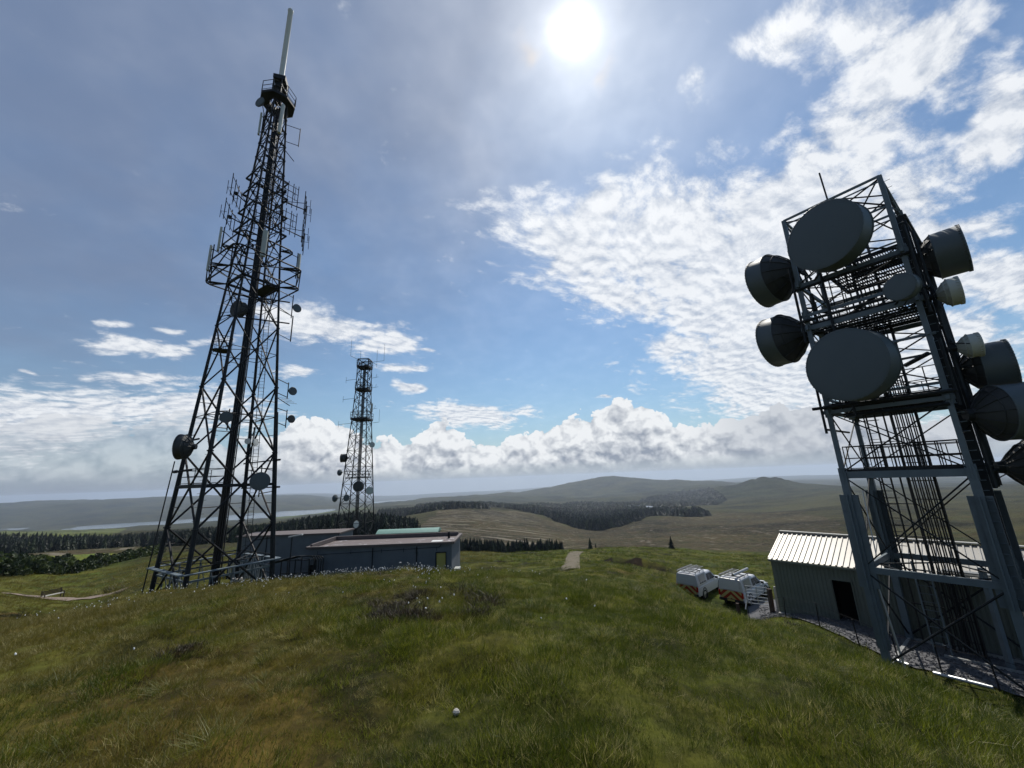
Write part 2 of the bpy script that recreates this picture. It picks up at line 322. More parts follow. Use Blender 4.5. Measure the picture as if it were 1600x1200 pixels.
# ------------------------------------------------------------------ terrain
COLS=[(-53,[(0,-1.7),(5.5,-1.85),(11.0,-2.31),(18.3,-3.4),(22.9,-4.36),(40,-5.87),(80,-9.73),(130,-13.37),(200,-17.64),(300,-24.37),(500,-35.34),(900,-53.26),(2000,-109.43),(5156,-258),(5478,-275),(5622,-275),(5908,-250),(9500,-87),(14000,-207)]),(-46,[(0,-1.7),(5.4,-1.85),(10.8,-2.31),(17.9,-3.4),(22.4,-4.36),(62,-10.46),(100,-13.77),(145,-17.11),(200,-20.19),(300,-27.26),(450,-37.24),(900,-63.41),(2000,-128.54),(4305,-258),(4574,-275),(5012,-275),(5267,-250),(9500,-100),(14000,-220)]),(-40,[(0,-1.7),(5.5,-1.85),(11.0,-2.31),(18.3,-3.4),(22.9,-4.36),(45,-6.97),(80,-10.83),(120,-14.01),(200,-21.12),(300,-28.32),(500,-41.56),(900,-66.63),(2000,-138.95),(3990,-258),(4240,-275),(4811,-275),(5057,-250),(9500,-107),(14000,-227)]),(-33,[(0,-1.7),(5.4,-1.85),(10.8,-2.31),(18.1,-3.4),(22.6,-4.36),(38,-7.6),(55,-9.3),(90,-12.23),(150,-17.65),(250,-25.42),(450,-39.06),(900,-69.14),(2000,-143.61),(3959,-258),(4207,-275),(5034,-275),(5291,-250),(9500,-161),(14000,-281)]),(-26,[(0,-1.7),(5.3,-1.85),(10.5,-2.31),(17.5,-3.4),(21.9,-4.36),(45,-8.5),(60,-9.5),(100,-14.56),(180,-21.98),(300,-30.29),(500,-42.46),(900,-66.73),(2000,-132.06),(4295,-258),(4563,-275),(4954,-275),(5207,-250),(9500,-236),(14000,-356)]),(-18,[(0,-1.7),(5.1,-1.85),(10.1,-2.31),(16.9,-3.4),(21.1,-4.36),(42,-8.4),(60,-9.5),(100,-16.23),(180,-24.76),(300,-35.41),(500,-50.57),(900,-75.69),(1500,-100.35),(3000,-166.06),(6000,-271.14),(9000,-498.18),(14000,-598.1800000000001)]),(-9.5,[(0,-1.7),(4.8,-1.85),(9.7,-2.31),(16.1,-3.4),(20.2,-4.36),(43,-8.4),(60,-10.77),(100,-17.11),(160,-26.0),(250,-37.05),(500,-53.79),(700,-57.75),(900,-63.53),(1500,-92.41),(3000,-162.26),(6000,-242.9),(9000,-486.78),(14000,-586.78)]),(0,[(0,-1.7),(4.5,-1.85),(9.1,-2.31),(15.1,-3.4),(18.9,-4.36),(30,-7),(60,-11.45),(100,-17.94),(160,-27.55),(300,-46.89),(500,-62.02),(800,-75.41),(1100,-90.45),(2000,-137.2),(3500,-197.44),(6000,-200.11),(9000,-466.38),(14000,-566.38)]),(9.5,[(0,-1.7),(4.2,-1.85),(8.5,-2.31),(14.1,-3.4),(17.7,-4.36),(30,-6.5),(55,-10.52),(90,-15.69),(115,-19.72),(200,-34.01),(400,-60.01),(700,-89.82),(1300,-128.69),(2200,-165.47),(3000,-198.67),(4500,-236.97),(6500,-114.24),(9000,-309.89),(14000,-409.89)]),(18,[(0,-1.7),(3.8,-1.85),(7.6,-2.31),(12.7,-3.4),(15.9,-4.36),(30,-6.9),(50,-10.37),(80,-14.75),(115,-19.48),(200,-33.32),(400,-57.25),(700,-82.54),(1200,-112.55),(2000,-153.17),(3000,-199.42),(4500,-207.4),(6500,-107.83),(9000,-348.8),(14000,-448.8)]),(26,[(0,-1.7),(3.4,-1.85),(6.8,-2.31),(11.3,-3.4),(14.1,-4.36),(36,-9.85),(48,-10.74),(80,-15.58),(120,-21.07),(200,-33.32),(400,-56.21),(800,-88.06),(1400,-125.91),(2000,-155.49),(3000,-171.71),(4200,-170.78),(6500,-164.67),(9000,-315.93),(14000,-415.93)]),(33,[(0,-1.7),(3.1,-1.85),(6.2,-2.31),(10.4,-3.4),(13.0,-4.36),(28,-7.8),(36,-8.6),(60,-11.9),(100,-17.71),(160,-26.42),(300,-44.46),(600,-69.8),(1000,-95.16),(1800,-137.25),(2600,-138.53),(3600,-98.58),(5000,-221.31),(8000,-239.93),(14000,-339.93)]),(40,[(0,-1.7),(2.8,-1.85),(5.7,-2.31),(9.5,-3.4),(11.8,-4.36),(18,-7.3),(22,-7.7),(34,-7.9),(60,-10.54),(100,-15.93),(200,-28.56),(400,-48.21),(800,-73.78),(1500,-103.79),(2500,-114.53),(3500,-135.55),(5000,-229.07),(9000,-252.38),(14000,-352.38)]),(47,[(0,-1.7),(2.6,-1.85),(5.3,-2.31),(8.8,-3.4),(11.0,-4.36),(16,-7.3),(21,-7.7),(36,-8),(60,-9.72),(120,-17.35),(250,-31.98),(500,-51.53),(1000,-77.72),(1800,-102.79),(2600,-115.93),(4000,-165.76),(9000,-239.89),(14000,-339.89)]),(53,[(0,-1.7),(2.7,-1.85),(5.3,-2.31),(8.9,-3.4),(11.1,-4.36),(14,-7),(19,-7.7),(36,-8),(60,-8.9),(120,-15.76),(250,-28.51),(500,-46.04),(1000,-69.69),(1800,-92.65),(2600,-109.87),(4000,-169.04),(9000,-296.78),(14000,-396.78)])]
_az = [a for a, _ in COLS]
_R = np.array([0, 1, 2, 3, 4, 5, 6, 7, 8, 9, 10, 11, 12, 13, 14, 15, 16, 17, 18, 19, 20, 22, 24, 26, 28, 30, 33, 36, 40, 44, 48, 54, 60, 68, 76, 85, 95, 108, 120, 135, 150, 175, 200, 230, 260, 300, 350, 400, 460, 530, 600, 700, 800, 900, 1050, 1200, 1400, 1600, 1850, 2100, 2400, 2700, 3000, 3400, 3700, 3900, 4050, 4200, 4320, 4450, 4580, 4700, 4850, 4970, 5060, 5160, 5300, 5480, 5640, 5900, 6200, 6500, 7000, 7600, 8300, 9000, 9500, 11000, 14000, 20000.])
def _pchip(xs, ys, x):
    xs = np.array(xs, float); ys = np.array(ys, float); h = np.diff(xs); dl = np.diff(ys) / h
    d = np.zeros_like(ys); d[0] = dl[0]; d[-1] = dl[-1]
    for i in range(1, len(xs) - 1):
        if dl[i - 1] * dl[i] > 0:
            w1 = 2 * h[i] + h[i - 1]; w2 = h[i] + 2 * h[i - 1]; d[i] = (w1 + w2) / (w1 / dl[i - 1] + w2 / dl[i])
    k = np.clip(np.searchsorted(xs, x) - 1, 0, len(xs) - 2); t = np.clip((x - xs[k]) / h[k], 0, 1)
    return (1 + 2 * t) * (1 - t) ** 2 * ys[k] + t * (1 - t) ** 2 * h[k] * d[k] + t * t * (3 - 2 * t) * ys[k + 1] + t * t * (t - 1) * h[k] * d[k + 1]
_Z = np.array([_pchip([math.log(r + 8) for r, _ in L], [z for _, z in L], np.log(_R + 8)) for _, L in COLS])
_AZ = np.array(_az, float)
def smooth_cols(x):                                        # azimuth -> fractional column, smooth
    k = np.clip(np.searchsorted(_AZ, x) - 1, 0, len(_AZ) - 2); t = np.clip((x - _AZ[k]) / (_AZ[k + 1] - _AZ[k]), 0, 1)
    return k, t
def vnoise(x, y, s, seed=0):
    """smooth value noise on a lattice, vectorised"""
    x = np.asarray(x, float) / s + seed * 17.3; y = np.asarray(y, float) / s - seed * 9.1
    xi = np.floor(x).astype(np.int64); yi = np.floor(y).astype(np.int64); fx = x - xi; fy = y - yi
    fx = fx * fx * fx * (fx * (fx * 6 - 15) + 10); fy = fy * fy * fy * (fy * (fy * 6 - 15) + 10)
    def h(a, b):
        n = (a * 374761393 + b * 668265263 + seed * 69069) & 0xffffffff; n = ((n ^ (n >> 13)) * 1274126177) & 0xffffffff
        return ((n ^ (n >> 16)) & 0xffff) / 65535.0 - .5
    return (h(xi, yi) * (1 - fx) + h(xi + 1, yi) * fx) * (1 - fy) + (h(xi, yi + 1) * (1 - fx) + h(xi + 1, yi + 1) * fx) * fy
def base_height(x, y):
    x = np.asarray(x, float); y = np.asarray(y, float)
    r = np.hypot(x, y); a = np.degrees(np.arctan2(x, y))
    a = np.where(np.abs(a) > 53, np.sign(a) * 53, a)
    k, t = smooth_cols(a)
    # Catmull-Rom across the columns
    rr = np.interp(r, _R, np.arange(len(_R))); i = np.clip(rr.astype(int), 0, len(_R) - 2); f = rr - i
    def Zc(c): c = np.clip(c, 0, len(_AZ) - 1); return _Z[c, i] * (1 - f) + _Z[c, i + 1] * f
    p0, p1, p2, p3 = Zc(k - 1), Zc(k), Zc(k + 1), Zc(k + 2)
    cr_ = .5 * (2 * p1 + (p2 - p0) * t + (2 * p0 - 5 * p1 + 4 * p2 - p3) * t * t + (3 * p1 - p0 - 3 * p2 + p3) * t ** 3)
    ln = p1 * (1 - t) + p2 * t
    w = np.clip((r - 2000) / 1500, 0, 1) * .0
    z = cr_ * (1 - w) + ln * w
    # to a single value at the viewer's feet
    s = np.clip(r / 3.0, 0, 1); s = s * s * (3 - 2 * s)
    return -1.7 * (1 - s) + z * s
FLATS = [(-12.5, 40.2, 8.5, 4.2, -8.6), (-25, 46, 8, 4, -9.3), (-16.6, 62, 6.5, 3, None), (-22.4, 30.7, 4, 4, -7.4), (16.5, 18.5, 2, 2, None), (18.5, 33.2, 4.5, 4.5, -9.85)]
def height(x, y):
    x = np.asarray(x, float); y = np.asarray(y, float)
    r = np.hypot(x, y); a = np.degrees(np.arctan2(x, y))
    z = base_height(x, y)
    n = .14 * vnoise(x, y, 1.0, 1) + .10 * vnoise(x, y, .38, 2) + .22 * vnoise(x, y, 4.5, 3)
    n = n * np.clip(r / 3, .25, 1)
    far = np.clip((r - 30) / 60, 0, 1)
    n = n + far * (.9 * vnoise(x, y, 14, 4) + .5 * vnoise(x, y, 6, 5))
    n = n + np.clip((r - 150) / 400, 0, 1) * (7 * vnoise(x, y, 120, 6) + 4 * vnoise(x, y, 45, 8))
    n = n + np.clip((r - 1500) / 3000, 0, 1) * (40 * vnoise(x, y, 900, 7) + 30 * vnoise(x, y, 330, 9) + 18 * vnoise(x, y, 140, 10)) * np.where(z > -245, 1, 0.15)
    # calm ground round the buildings, the gravel yard and the cars
    yard = np.clip((a - 27) / 3, 0, 1) * np.clip((r - 17) / 3, 0, 1) * np.clip((39 - r) / 4, 0, 1)
    n = n * (1 - .93 * yard)
    for cx, cy, hx, hy, fz in FLATS:
        d = np.maximum(np.abs(x - cx) - hx, np.abs(y - cy) - hy); w = np.clip(1 - d / 3.0, 0, 1); w = w * w * (3 - 2 * w)
        if fz is not None: z = z * (1 - w) + fz * w
        n = n * (1 - .9 * w)
    z = z + 75 * np.exp(-((a - 13.5) / 4.2) ** 2 - ((r - 6400) / 900) ** 2) + np.exp(-((a - 30.0) / 4.9) ** 6 - ((r - 3500) / 500) ** 2) * (18 + 55 * np.abs(vnoise(x, y, 170, 15)) + 40 * np.abs(vnoise(x, y, 60, 16)))
    # peat cutting
    px, py = 12.1, 44.2; ux, uy = .884, -.467
    s_ = (x - px) * ux + (y - py) * uy; t_ = (x - px) * -uy + (y - py) * ux + .5 * vnoise(x, y, 2.2, 12)
    w = np.clip(1 - np.abs(s_) / 3.7, 0, 1) ** .35
    n = n + w * (1.0 * np.clip((t_ + .25) / .5, 0, 1) * np.exp(-np.clip(t_, 0, 50) / 3.0) - .3 * np.exp(-((t_ + .8) / .6) ** 2))
    return z + n
def H(x, y): return float(height(np.array([x]), np.array([y]))[0])

def in_poly(a, r, poly):                                   # polygon in (azimuth deg, log r), world polar coordinates
    a = np.asarray(a); lr = np.log(np.maximum(r, 1)); ins = np.zeros(a.shape, bool); n = len(poly)
    for i in range(n):
        x1, y1 = poly[i][0], math.log(poly[i][1]); x2, y2 = poly[(i + 1) % n][0], math.log(poly[(i + 1) % n][1])
        c = ((y1 > lr) != (y2 > lr)) & (a < (x2 - x1) * (lr - y1) / ((y2 - y1) if y2 != y1 else 1e-9) + x1)
        ins ^= c
    return ins
WOODS = [
 [(-57, 300), (-52, 300), (-47, 330), (-43, 330), (-41, 255), (-38, 220), (-35, 205), (-30, 210), (-24, 215), (-18, 225), (-15.6, 250), (-13.4, 300), (-15, 370), (-19, 460), (-26, 560), (-36, 640), (-46, 700), (-57, 640)],
 [(-19, 1100), (-14.5, 860), (-10, 830), (-6, 880), (-3.6, 1000), (-6, 1230), (-12, 1350), (-19, 1420)],
 [(5.2, 960), (7.4, 820), (9.2, 730), (10.5, 690), (13, 735), (16.5, 860), (17.5, 1060), (20, 1120), (22, 1010), (25, 1080), (25.6, 1180), (22, 1330), (21, 1900), (26.5, 2150), (27.5, 2500), (26.2, 3500), (25, 4250), (22.5, 4200), (20, 3400), (14, 2700), (7, 2350), (-2, 1950), (-14, 1700), (-14, 1480), (-4, 1350), (2, 1200)],
 [(-8, 128), (-4, 124), (0, 128), (4, 130), (6.0, 132), (6.2, 150), (0, 156), (-8, 150)]]
LAKE = (16.9, 1780)                                        # the small bright lake in the wood
FELL = [[(-60, 195), (-52, 200), (-46, 225), (-42.5, 250), (-42.5, 325), (-47, 328), (-52, 298), (-60, 298)],
        [(-15, 250), (-9, 190), (-4, 165), (3, 160), (8, 160), (16, 150), (24, 150), (31, 150), (38, 170), (38, 600), (34, 1250), (26, 1300), (25, 1080), (17, 860), (10.5, 690), (5, 900), (0, 1100), (-6, 860), (-11, 790), (-14, 420)]]
def build_terrain():
    th = np.concatenate([np.arange(-180, -62, 4.), np.arange(-62, 62, .22), np.arange(62, 180, 4.)])
    rr = np.concatenate([[0.35, .7], np.geomspace(1.0, 45, 190), np.geomspace(45, 20000, 330)[1:]])
    T, Rr = np.meshgrid(np.radians(th), rr); X = Rr * np.sin(T); Y = Rr * np.cos(T)
    Zt = height(X, Y)
    nr, na = X.shape
    A = np.degrees(T)
    # land cover
    grass = np.array(srgb(56, 62, 26)); olive = np.array(srgb(66, 60, 32)); moor = np.array(srgb(46, 47, 34)); fell = np.array(srgb(49, 46, 38)); wood = np.array(srgb(22, 27, 19)); hill = np.array(srgb(38, 44, 33))
    C = np.zeros((nr, na, 3)); C[:] = grass
    n1 = vnoise(X, Y, 3.5, 20) + .6 * vnoise(X, Y, 1.2, 21)
    def blend(w, c):
        w = np.clip(w, 0, 1)[..., None]; C[:] = C * (1 - w) + c * w
    blend((n1 + .15 - A / 90) * 1.4 * (Rr < 35), olive)
    m = np.clip((Rr - 120) / 60, 0, 1); blend(m, moor)
    nl = vnoise(X, Y, 260, 22) + .5 * vnoise(X, Y, 90, 23)
    blend(np.clip((Rr - 1200) / 1500, 0, 1) * (.55 + nl), hill)
    blend(np.clip((Rr - 1200) / 1500, 0, 1) * np.clip(nl * 3 - .5, 0, 1) * .8, np.array(srgb(27, 32, 25)))
    blend(((A > -43) & (A < -36) & (Rr > 700) & (Rr < 3800)) * .0, grass)
    F = np.zeros((nr, na))
    for p in FELL: F = np.maximum(F, in_poly(A + 1.2 * vnoise(X, Y, 60, 24), Rr * (1 + .1 * vnoise(X, Y, 40, 25)), p))
    blend(F * .85, fell)
    W = np.zeros((nr, na))
    for p in WOODS[:3]: W = np.maximum(W, in_poly(A, Rr, p))
    blend(W, wood)
    blend(np.exp(-((A - 30.0) / 5.2) ** 4 - ((Rr - 3300) / 700) ** 2) * .75, np.array(srgb(30, 36, 28)))
    # green strip of rough grass left by the trees, field beyond the left wood
    blend(in_poly(A, Rr, [(-60, 130), (-50, 140), (-44, 170), (-42, 200), (-47, 235), (-60, 215)]) * .8, np.array(srgb(78, 92, 44)))
    blend(in_poly(A, Rr, [(-60, 900), (-45, 1000), (-44, 2600), (-60, 4000)]) * .7, np.array(srgb(76, 86, 52)))
    blend(in_poly(A, Rr, [(-33, 2600), (-20, 2400), (-19, 3800), (-28, 4200)]) * .7, np.array(srgb(70, 82, 58)))
    # peat
    px, py = 11.7, 44.3; s_ = (X - px) * .884 + (Y - py) * -.467; t_ = (X - px) * .467 + (Y - py) * .884 + .5 * vnoise(X, Y, 2.2, 12)
    blend(((np.abs(s_) < 3.6) & (t_ > -1.1) & (t_ < .45)) * 1., np.array(srgb(24, 20, 17)))
    # bare peaty soil below the fence on the right
    blend((A > 46) * (Rr > 10.0) * (Rr < 18) * np.clip(1 - np.abs(Rr - 13.6 + .6 * vnoise(X, Y, 1.5, 33)) / 1.0, 0, 1) * 1.2, np.array(srgb(104, 92, 66)))
    gm = np.clip((A - 29.0) / 1.5, 0, 1) * (Rr > 18.5 - np.clip((44 - A) * .28, -1, 6) * -1) * (Rr < 36)
    V = np.stack([X, Y, Zt], -1).reshape(-1, 3)
    idx = np.arange(nr * na).reshape(nr, na)
    q = np.stack([idx[:-1], np.roll(idx, -1, 1)[:-1], np.roll(idx, -1, 1)[1:], idx[1:]], -1).reshape(-1, 4)
    V = np.vstack([V, [[0, 0, -1.7]]]); c = len(V) - 1
    tri = np.stack([np.full(na, c), np.roll(idx[0], -1), idx[0]], -1)
    me = bpy.data.meshes.new('ground')
    nq = len(q)
    me.vertices.add(len(V)); me.vertices.foreach_set('co', V.astype(np.float32).ravel())
    loops = np.concatenate([q[:, ::-1].ravel(), tri[:, ::-1].ravel()]).astype(np.int32)
    me.loops.add(len(loops)); me.loops.foreach_set('vertex_index', loops)
    me.polygons.add(nq + na)
    st = np.concatenate([np.arange(nq) * 4, nq * 4 + np.arange(na) * 3]).astype(np.int32)
    me.polygons.foreach_set('loop_start', st)
    me.update(calc_edges=True); me.validate()
    me.polygons.foreach_set('use_smooth', np.ones(len(me.polygons), bool))
    Cc = np.vstack([C.reshape(-1, 3), [grass]]); Cc = np.hstack([Cc, np.ones((len(Cc), 1))]).astype(np.float32)
    at = me.color_attributes.new('cover', 'FLOAT_COLOR', 'POINT'); at.data.foreach_set('color', Cc.ravel())
    fa = me.attributes.new('felled', 'FLOAT', 'POINT'); fa.data.foreach_set('value', np.append((F * (1 - W)).ravel(), 0).astype(np.float32))
    m = bpy.data.materials.new('moorland'); m.use_nodes = True; g = G(m.node_tree); b = m.node_tree.nodes['Principled BSDF']
    pos = g.n('ShaderNodeNewGeometry').outputs['Position']
    ca = g.n('ShaderNodeAttribute', attribute_name='cover').outputs['Color']
    fl = g.n('ShaderNodeAttribute', attribute_name='felled').outputs['Fac']
    pf = g.v('MULTIPLY', pos, (1, 1, .3))
    dist = g.v('LENGTH', pos)
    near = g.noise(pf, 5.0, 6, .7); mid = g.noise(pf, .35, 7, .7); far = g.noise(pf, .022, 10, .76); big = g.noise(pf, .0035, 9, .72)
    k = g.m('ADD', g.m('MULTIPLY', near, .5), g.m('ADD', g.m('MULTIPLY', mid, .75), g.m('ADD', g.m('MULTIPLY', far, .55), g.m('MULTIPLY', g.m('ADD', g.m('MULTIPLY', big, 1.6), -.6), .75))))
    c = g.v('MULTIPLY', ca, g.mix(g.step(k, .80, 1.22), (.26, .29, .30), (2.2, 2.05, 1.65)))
    tint = g.mix(g.step(g.noise(pf, .12, 6, .7), .4, .65), (1.12, .96, .82), (.86, 1.04, .82))
    c = g.v('MULTIPLY', c, tint)
    # brash rows on the felled slopes
    wv = g.n('ShaderNodeTexWave', wave_type='RINGS', rings_direction='SPHERICAL'); g.put(wv.inputs['Vector'], g.v('ADD', pf, (38, -330, 60)))
    wv.inputs['Scale'].default_value = .013; wv.inputs['Distortion'].default_value = 9; wv.inputs['Detail'].default_value = 3; wv.inputs['Detail Scale'].default_value = .35
    row = g.m('MULTIPLY', g.step(wv.outputs['Fac'], .8, .96), g.m('MULTIPLY', g.step(g.noise(pf, .02, 4), .40, .55), g.step(g.sep(pos)[0], 60.0, 10.0)))
    spk = g.step(g.noise(pf, .55, 5, .75, .5), .56, .7)
    spk2 = g.step(g.noise(g.v('MULTIPLY', pf, (1, .35, 1)), .14, 5, .75), .55, .66)
    br = g.m('MAXIMUM', g.m('MULTIPLY', row, .6), g.m('MAXIMUM', g.m('MULTIPLY', spk, .5), g.m('MULTIPLY', spk2, .4)))
    c = g.mix(g.m('MULTIPLY', fl, br), c, srgb(140, 132, 118))
    g.put(b.inputs['Base Color'], c); b.inputs['Roughness'].default_value = .95; b.inputs['Specular IOR Level'].default_value = .1
    bp = g.n('ShaderNodeBump'); bp.inputs['Strength'].default_value = .9; g.put(bp.inputs['Distance'], g.lin(dist, 10, 3000, .12, 22.0))
    g.put(bp.inputs['Height'], g.m('ADD', g.m('MULTIPLY', mid, g.lin(dist, 200, 1500, 1., .15)), g.m('MULTIPLY', far, g.lin(dist, 100, 1200, 0., 1.)))); g.put(b.inputs['Normal'], bp.outputs[0])
    me.materials.append(m)
    o = bpy.data.objects.new('ground', me); col.objects.link(o); o['kind'] = 'structure'; return o
build_terrain()

def sheet(name, pts, m, dz, kind='structure', n=10, fringe=0.):
    """strip draped over the ground between two edge lines: list of (left xy, right xy)"""
    V = []; Fs = []; segs = []
    for (a, b), (c, d) in zip(pts, pts[1:]):
        L = max(2, int((Vector(c) - Vector(a)).length / .5))
        for i in range(L): t = i / L; segs.append((Vector(a).lerp(Vector(c), t), Vector(b).lerp(Vector(d), t)))
    segs.append((Vector(pts[-1][0]), Vector(pts[-1][1])))
    for k, (a, b) in enumerate(segs):
        for j in range(n + 1):
            t = j / n
            if fringe and j in (0, n): t += (1 if j else -1) * fringe * float(vnoise(k * 1.0, j * 7.0, 1.7, 40))
            p = a.lerp(b, t); V.append((p.x, p.y, 0))
    W = n + 1
    for i in range(len(segs) - 1):
        for j in range(n): Fs.append((i * W + j, i * W + j + 1, (i + 1) * W + j + 1, (i + 1) * W + j))
    Va = np.array(V); Va[:, 2] = height(Va[:, 0], Va[:, 1]) + dz
    me = bpy.data.meshes.new(name); me.from_pydata(Va.tolist(), [], Fs); me.materials.append(m)
    me.polygons.foreach_set('use_smooth', [True] * len(me.polygons))
    o = bpy.data.objects.new(name, me); col.objects.link(o); o['kind'] = kind; return o

# water
def water(name, pts, z):
    m = bpy.data.materials.get('loch water') or mat('loch water', (.03, .045, .055), .2, 0, .1, .01, .5, coord='Object')
    me = bpy.data.meshes.new(name); me.from_pydata([(x, y, z) for x, y in pts], [], [tuple(range(len(pts)))]); me.materials.append(m)
    o = bpy.data.objects.new(name, me); col.objects.link(o); o['kind'] = 'structure'
def pol(a, r): return (r * math.sin(math.radians(a)), r * math.cos(math.radians(a)))
water('loch_water', [pol(a, 3600) for a in range(-62, -12, 4)] + [pol(a, 6300) for a in range(-14, -63, -4)], -265)
lx, ly = pol(*LAKE); lz = H(lx, ly) + 7
water('lake_water', [(lx + 42 * math.cos(t) * 1.0 + 10 * math.cos(2 * t), ly + 85 * math.sin(t)) for t in np.linspace(0, 2 * math.pi, 28)[:-1]], lz)

# ------------------------------------------------------------------ scattered stuff (geometry nodes over a point mesh)
def scatter(name, P, S, Rz, protos, label, cat, tilt=.12, zs=None):
    n = len(P); me = bpy.data.meshes.new(name); me.vertices.add(n); me.vertices.foreach_set('co', np.asarray(P, np.float32).ravel())
    a = me.attributes.new('size', 'FLOAT_VECTOR', 'POINT'); S = np.asarray(S, np.float32)
    if S.ndim == 1: S = np.stack([S, S, S if zs is None else S * zs], -1)
    a.data.foreach_set('vector', S.astype(np.float32).ravel())
    e = np.stack([rng.normal(0, tilt, n), rng.normal(0, tilt, n), Rz], -1).astype(np.float32)
    b = me.attributes.new('turn', 'FLOAT_VECTOR', 'POINT'); b.data.foreach_set('vector', e.ravel())
    c = me.attributes.new('pick', 'INT', 'POINT'); c.data.foreach_set('value', rng.integers(0, len(protos), n).astype(np.int32))
    o = bpy.data.objects.new(name, me); col.objects.link(o); o['kind'] = 'stuff'; o['label'] = label; o['category'] = cat
    nt = bpy.data.node_groups.new(name, 'GeometryNodeTree')
    nt.interface.new_socket('Geometry', in_out='INPUT', socket_type='NodeSocketGeometry'); nt.interface.new_socket('Geometry', in_out='OUTPUT', socket_type='NodeSocketGeometry')
    gi = nt.nodes.new('NodeGroupInput'); go = nt.nodes.new('NodeGroupOutput')
    iop = nt.nodes.new('GeometryNodeInstanceOnPoints'); nt.links.new(gi.outputs[0], iop.inputs['Points'])
    join = nt.nodes.new('GeometryNodeGeometryToInstance')
    for p in protos[::-1]:
        oi = nt.nodes.new('GeometryNodeObjectInfo'); oi.inputs['Object'].default_value = p; oi.inputs['As Instance'].default_value = True
        nt.links.new(oi.outputs['Geometry'], join.inputs[0])
    nt.links.new(join.outputs[0], iop.inputs['Instance']); iop.inputs['Pick Instance'].default_value = True
    def attr(nm, ty, sock):
        x = nt.nodes.new('GeometryNodeInputNamedAttribute'); x.data_type = ty; x.inputs['Name'].default_value = nm
        nt.links.new(x.outputs['Attribute'], iop.inputs[sock])
    attr('pick', 'INT', 'Instance Index'); attr('size', 'FLOAT_VECTOR', 'Scale')
    x = nt.nodes.new('GeometryNodeInputNamedAttribute'); x.data_type = 'FLOAT_VECTOR'; x.inputs['Name'].default_value = 'turn'
    er = nt.nodes.new('FunctionNodeEulerToRotation'); nt.links.new(x.outputs['Attribute'], er.inputs[0]); nt.links.new(er.outputs[0], iop.inputs['Rotation'])
    nt.links.new(iop.outputs[0], go.inputs[0])
    md = o.modifiers.new('scatter', 'NODES'); md.node_group = nt
    return o
def proto(name, V, Fs, m):
    me = bpy.data.meshes.new(name); me.from_pydata(V, [], Fs); me.materials.append(m)
    return bpy.data.objects.new(name, me)
def leafy(name, lo, hi, lo2=None, transl=.35, patch=3.0, dry=None, vary=.5):
    m = bpy.data.materials.new(name); m.use_nodes = True; nt = m.node_tree; g = G(nt); b = nt.nodes['Principled BSDF']; o = nt.nodes['Material Output']
    pos = g.n('ShaderNodeNewGeometry').outputs['Position']; rnd = g.n('ShaderNodeObjectInfo').outputs['Random']
    px = g.sep(pos)
    f = g.m('ADD', g.m('MULTIPLY', g.noise(pos, 1 / patch, 5, .65), 1.0 - vary * .5), g.m('MULTIPLY', g.m('SUBTRACT', rnd, .5), vary))
    c = g.mix(g.step(f, .3, .68), lo, hi)
    if lo2 is not None:
        side = g.m('ADD', g.lin(px[0], -9, 7, .2, -.24), g.noise(pos, .45, 5, .7))
        c = g.mix(g.step(side, .46, .66), c, g.mix(f, tuple(v * .6 for v in lo2), tuple(v * 1.3 for v in lo2)))
    if dry is not None: c = g.mix(g.m('MULTIPLY', g.step(g.m('FRACT', g.m('MULTIPLY', rnd, 7.31)), .86, .9), .85), c, dry)
    g.put(b.inputs['Base Color'], c); b.inputs['Roughness'].default_value = .55; b.inputs['Specular IOR Level'].default_value = .35
    t = g.n('ShaderNodeBsdfTranslucent'); g.put(t.inputs[0], c); mx = g.n('ShaderNodeMixShader'); mx.inputs[0].default_value = transl
    g.L.new(b.outputs[0], mx.inputs[1]); g.L.new(t.outputs[0], mx.inputs[2]); g.L.new(mx.outputs[0], o.inputs[0])
    return m
def tuft(nb, rad, h0, h1, wd, lean, m, seed, droop=1.0):
    r = random.Random(seed); V = []; Fs = []
    for i in range(nb):
        a = r.uniform(0, 2 * math.pi); d = rad * math.sqrt(r.random()); x, y = d * math.cos(a), d * math.sin(a)
        la = a + r.uniform(-1.2, 1.2); l = lean * (.3 + r.random()); h = r.uniform(h0, h1); w = wd * r.uniform(.7, 1.3)
        fx = r.uniform(0, math.pi); wx, wy = math.cos(fx) * w / 2, math.sin(fx) * w / 2
        o = len(V); K = 3
        for k in range(K):
            t = k / K; b_ = l * h * t * t * droop; z = h * (t - .25 * l * t * t)
            cx, cy = x + math.cos(la) * b_, y + math.sin(la) * b_; q = 1 - .5 * t
            V += [(cx - wx * q, cy - wy * q, z - .02), (cx + wx * q, cy + wy * q, z - .02)]
        V.append((x + math.cos(la) * l * h * droop, y + math.sin(la) * l * h * droop, h * (1 - .25 * l)))
        Fs += [(o, o + 1, o + 3, o + 2), (o + 2, o + 3, o + 5, o + 4), (o + 4, o + 5, o + 6)]
    return V, Fs
gm = leafy('grass blades', srgb(64, 76, 16), srgb(124, 130, 40), lo2=srgb(112, 104, 42), transl=.42, patch=1.4, dry=srgb(168, 158, 104))
hm = leafy('heather', srgb(44, 38, 24), srgb(84, 70, 44), transl=.15, patch=1.5)
tm = leafy('tussock grass', srgb(70, 78, 26), srgb(142, 138, 66), transl=.35, patch=1.2, vary=1.2)
sm = leafy('straw grass', srgb(128, 122, 76), srgb(190, 178, 128), transl=.3, patch=2)
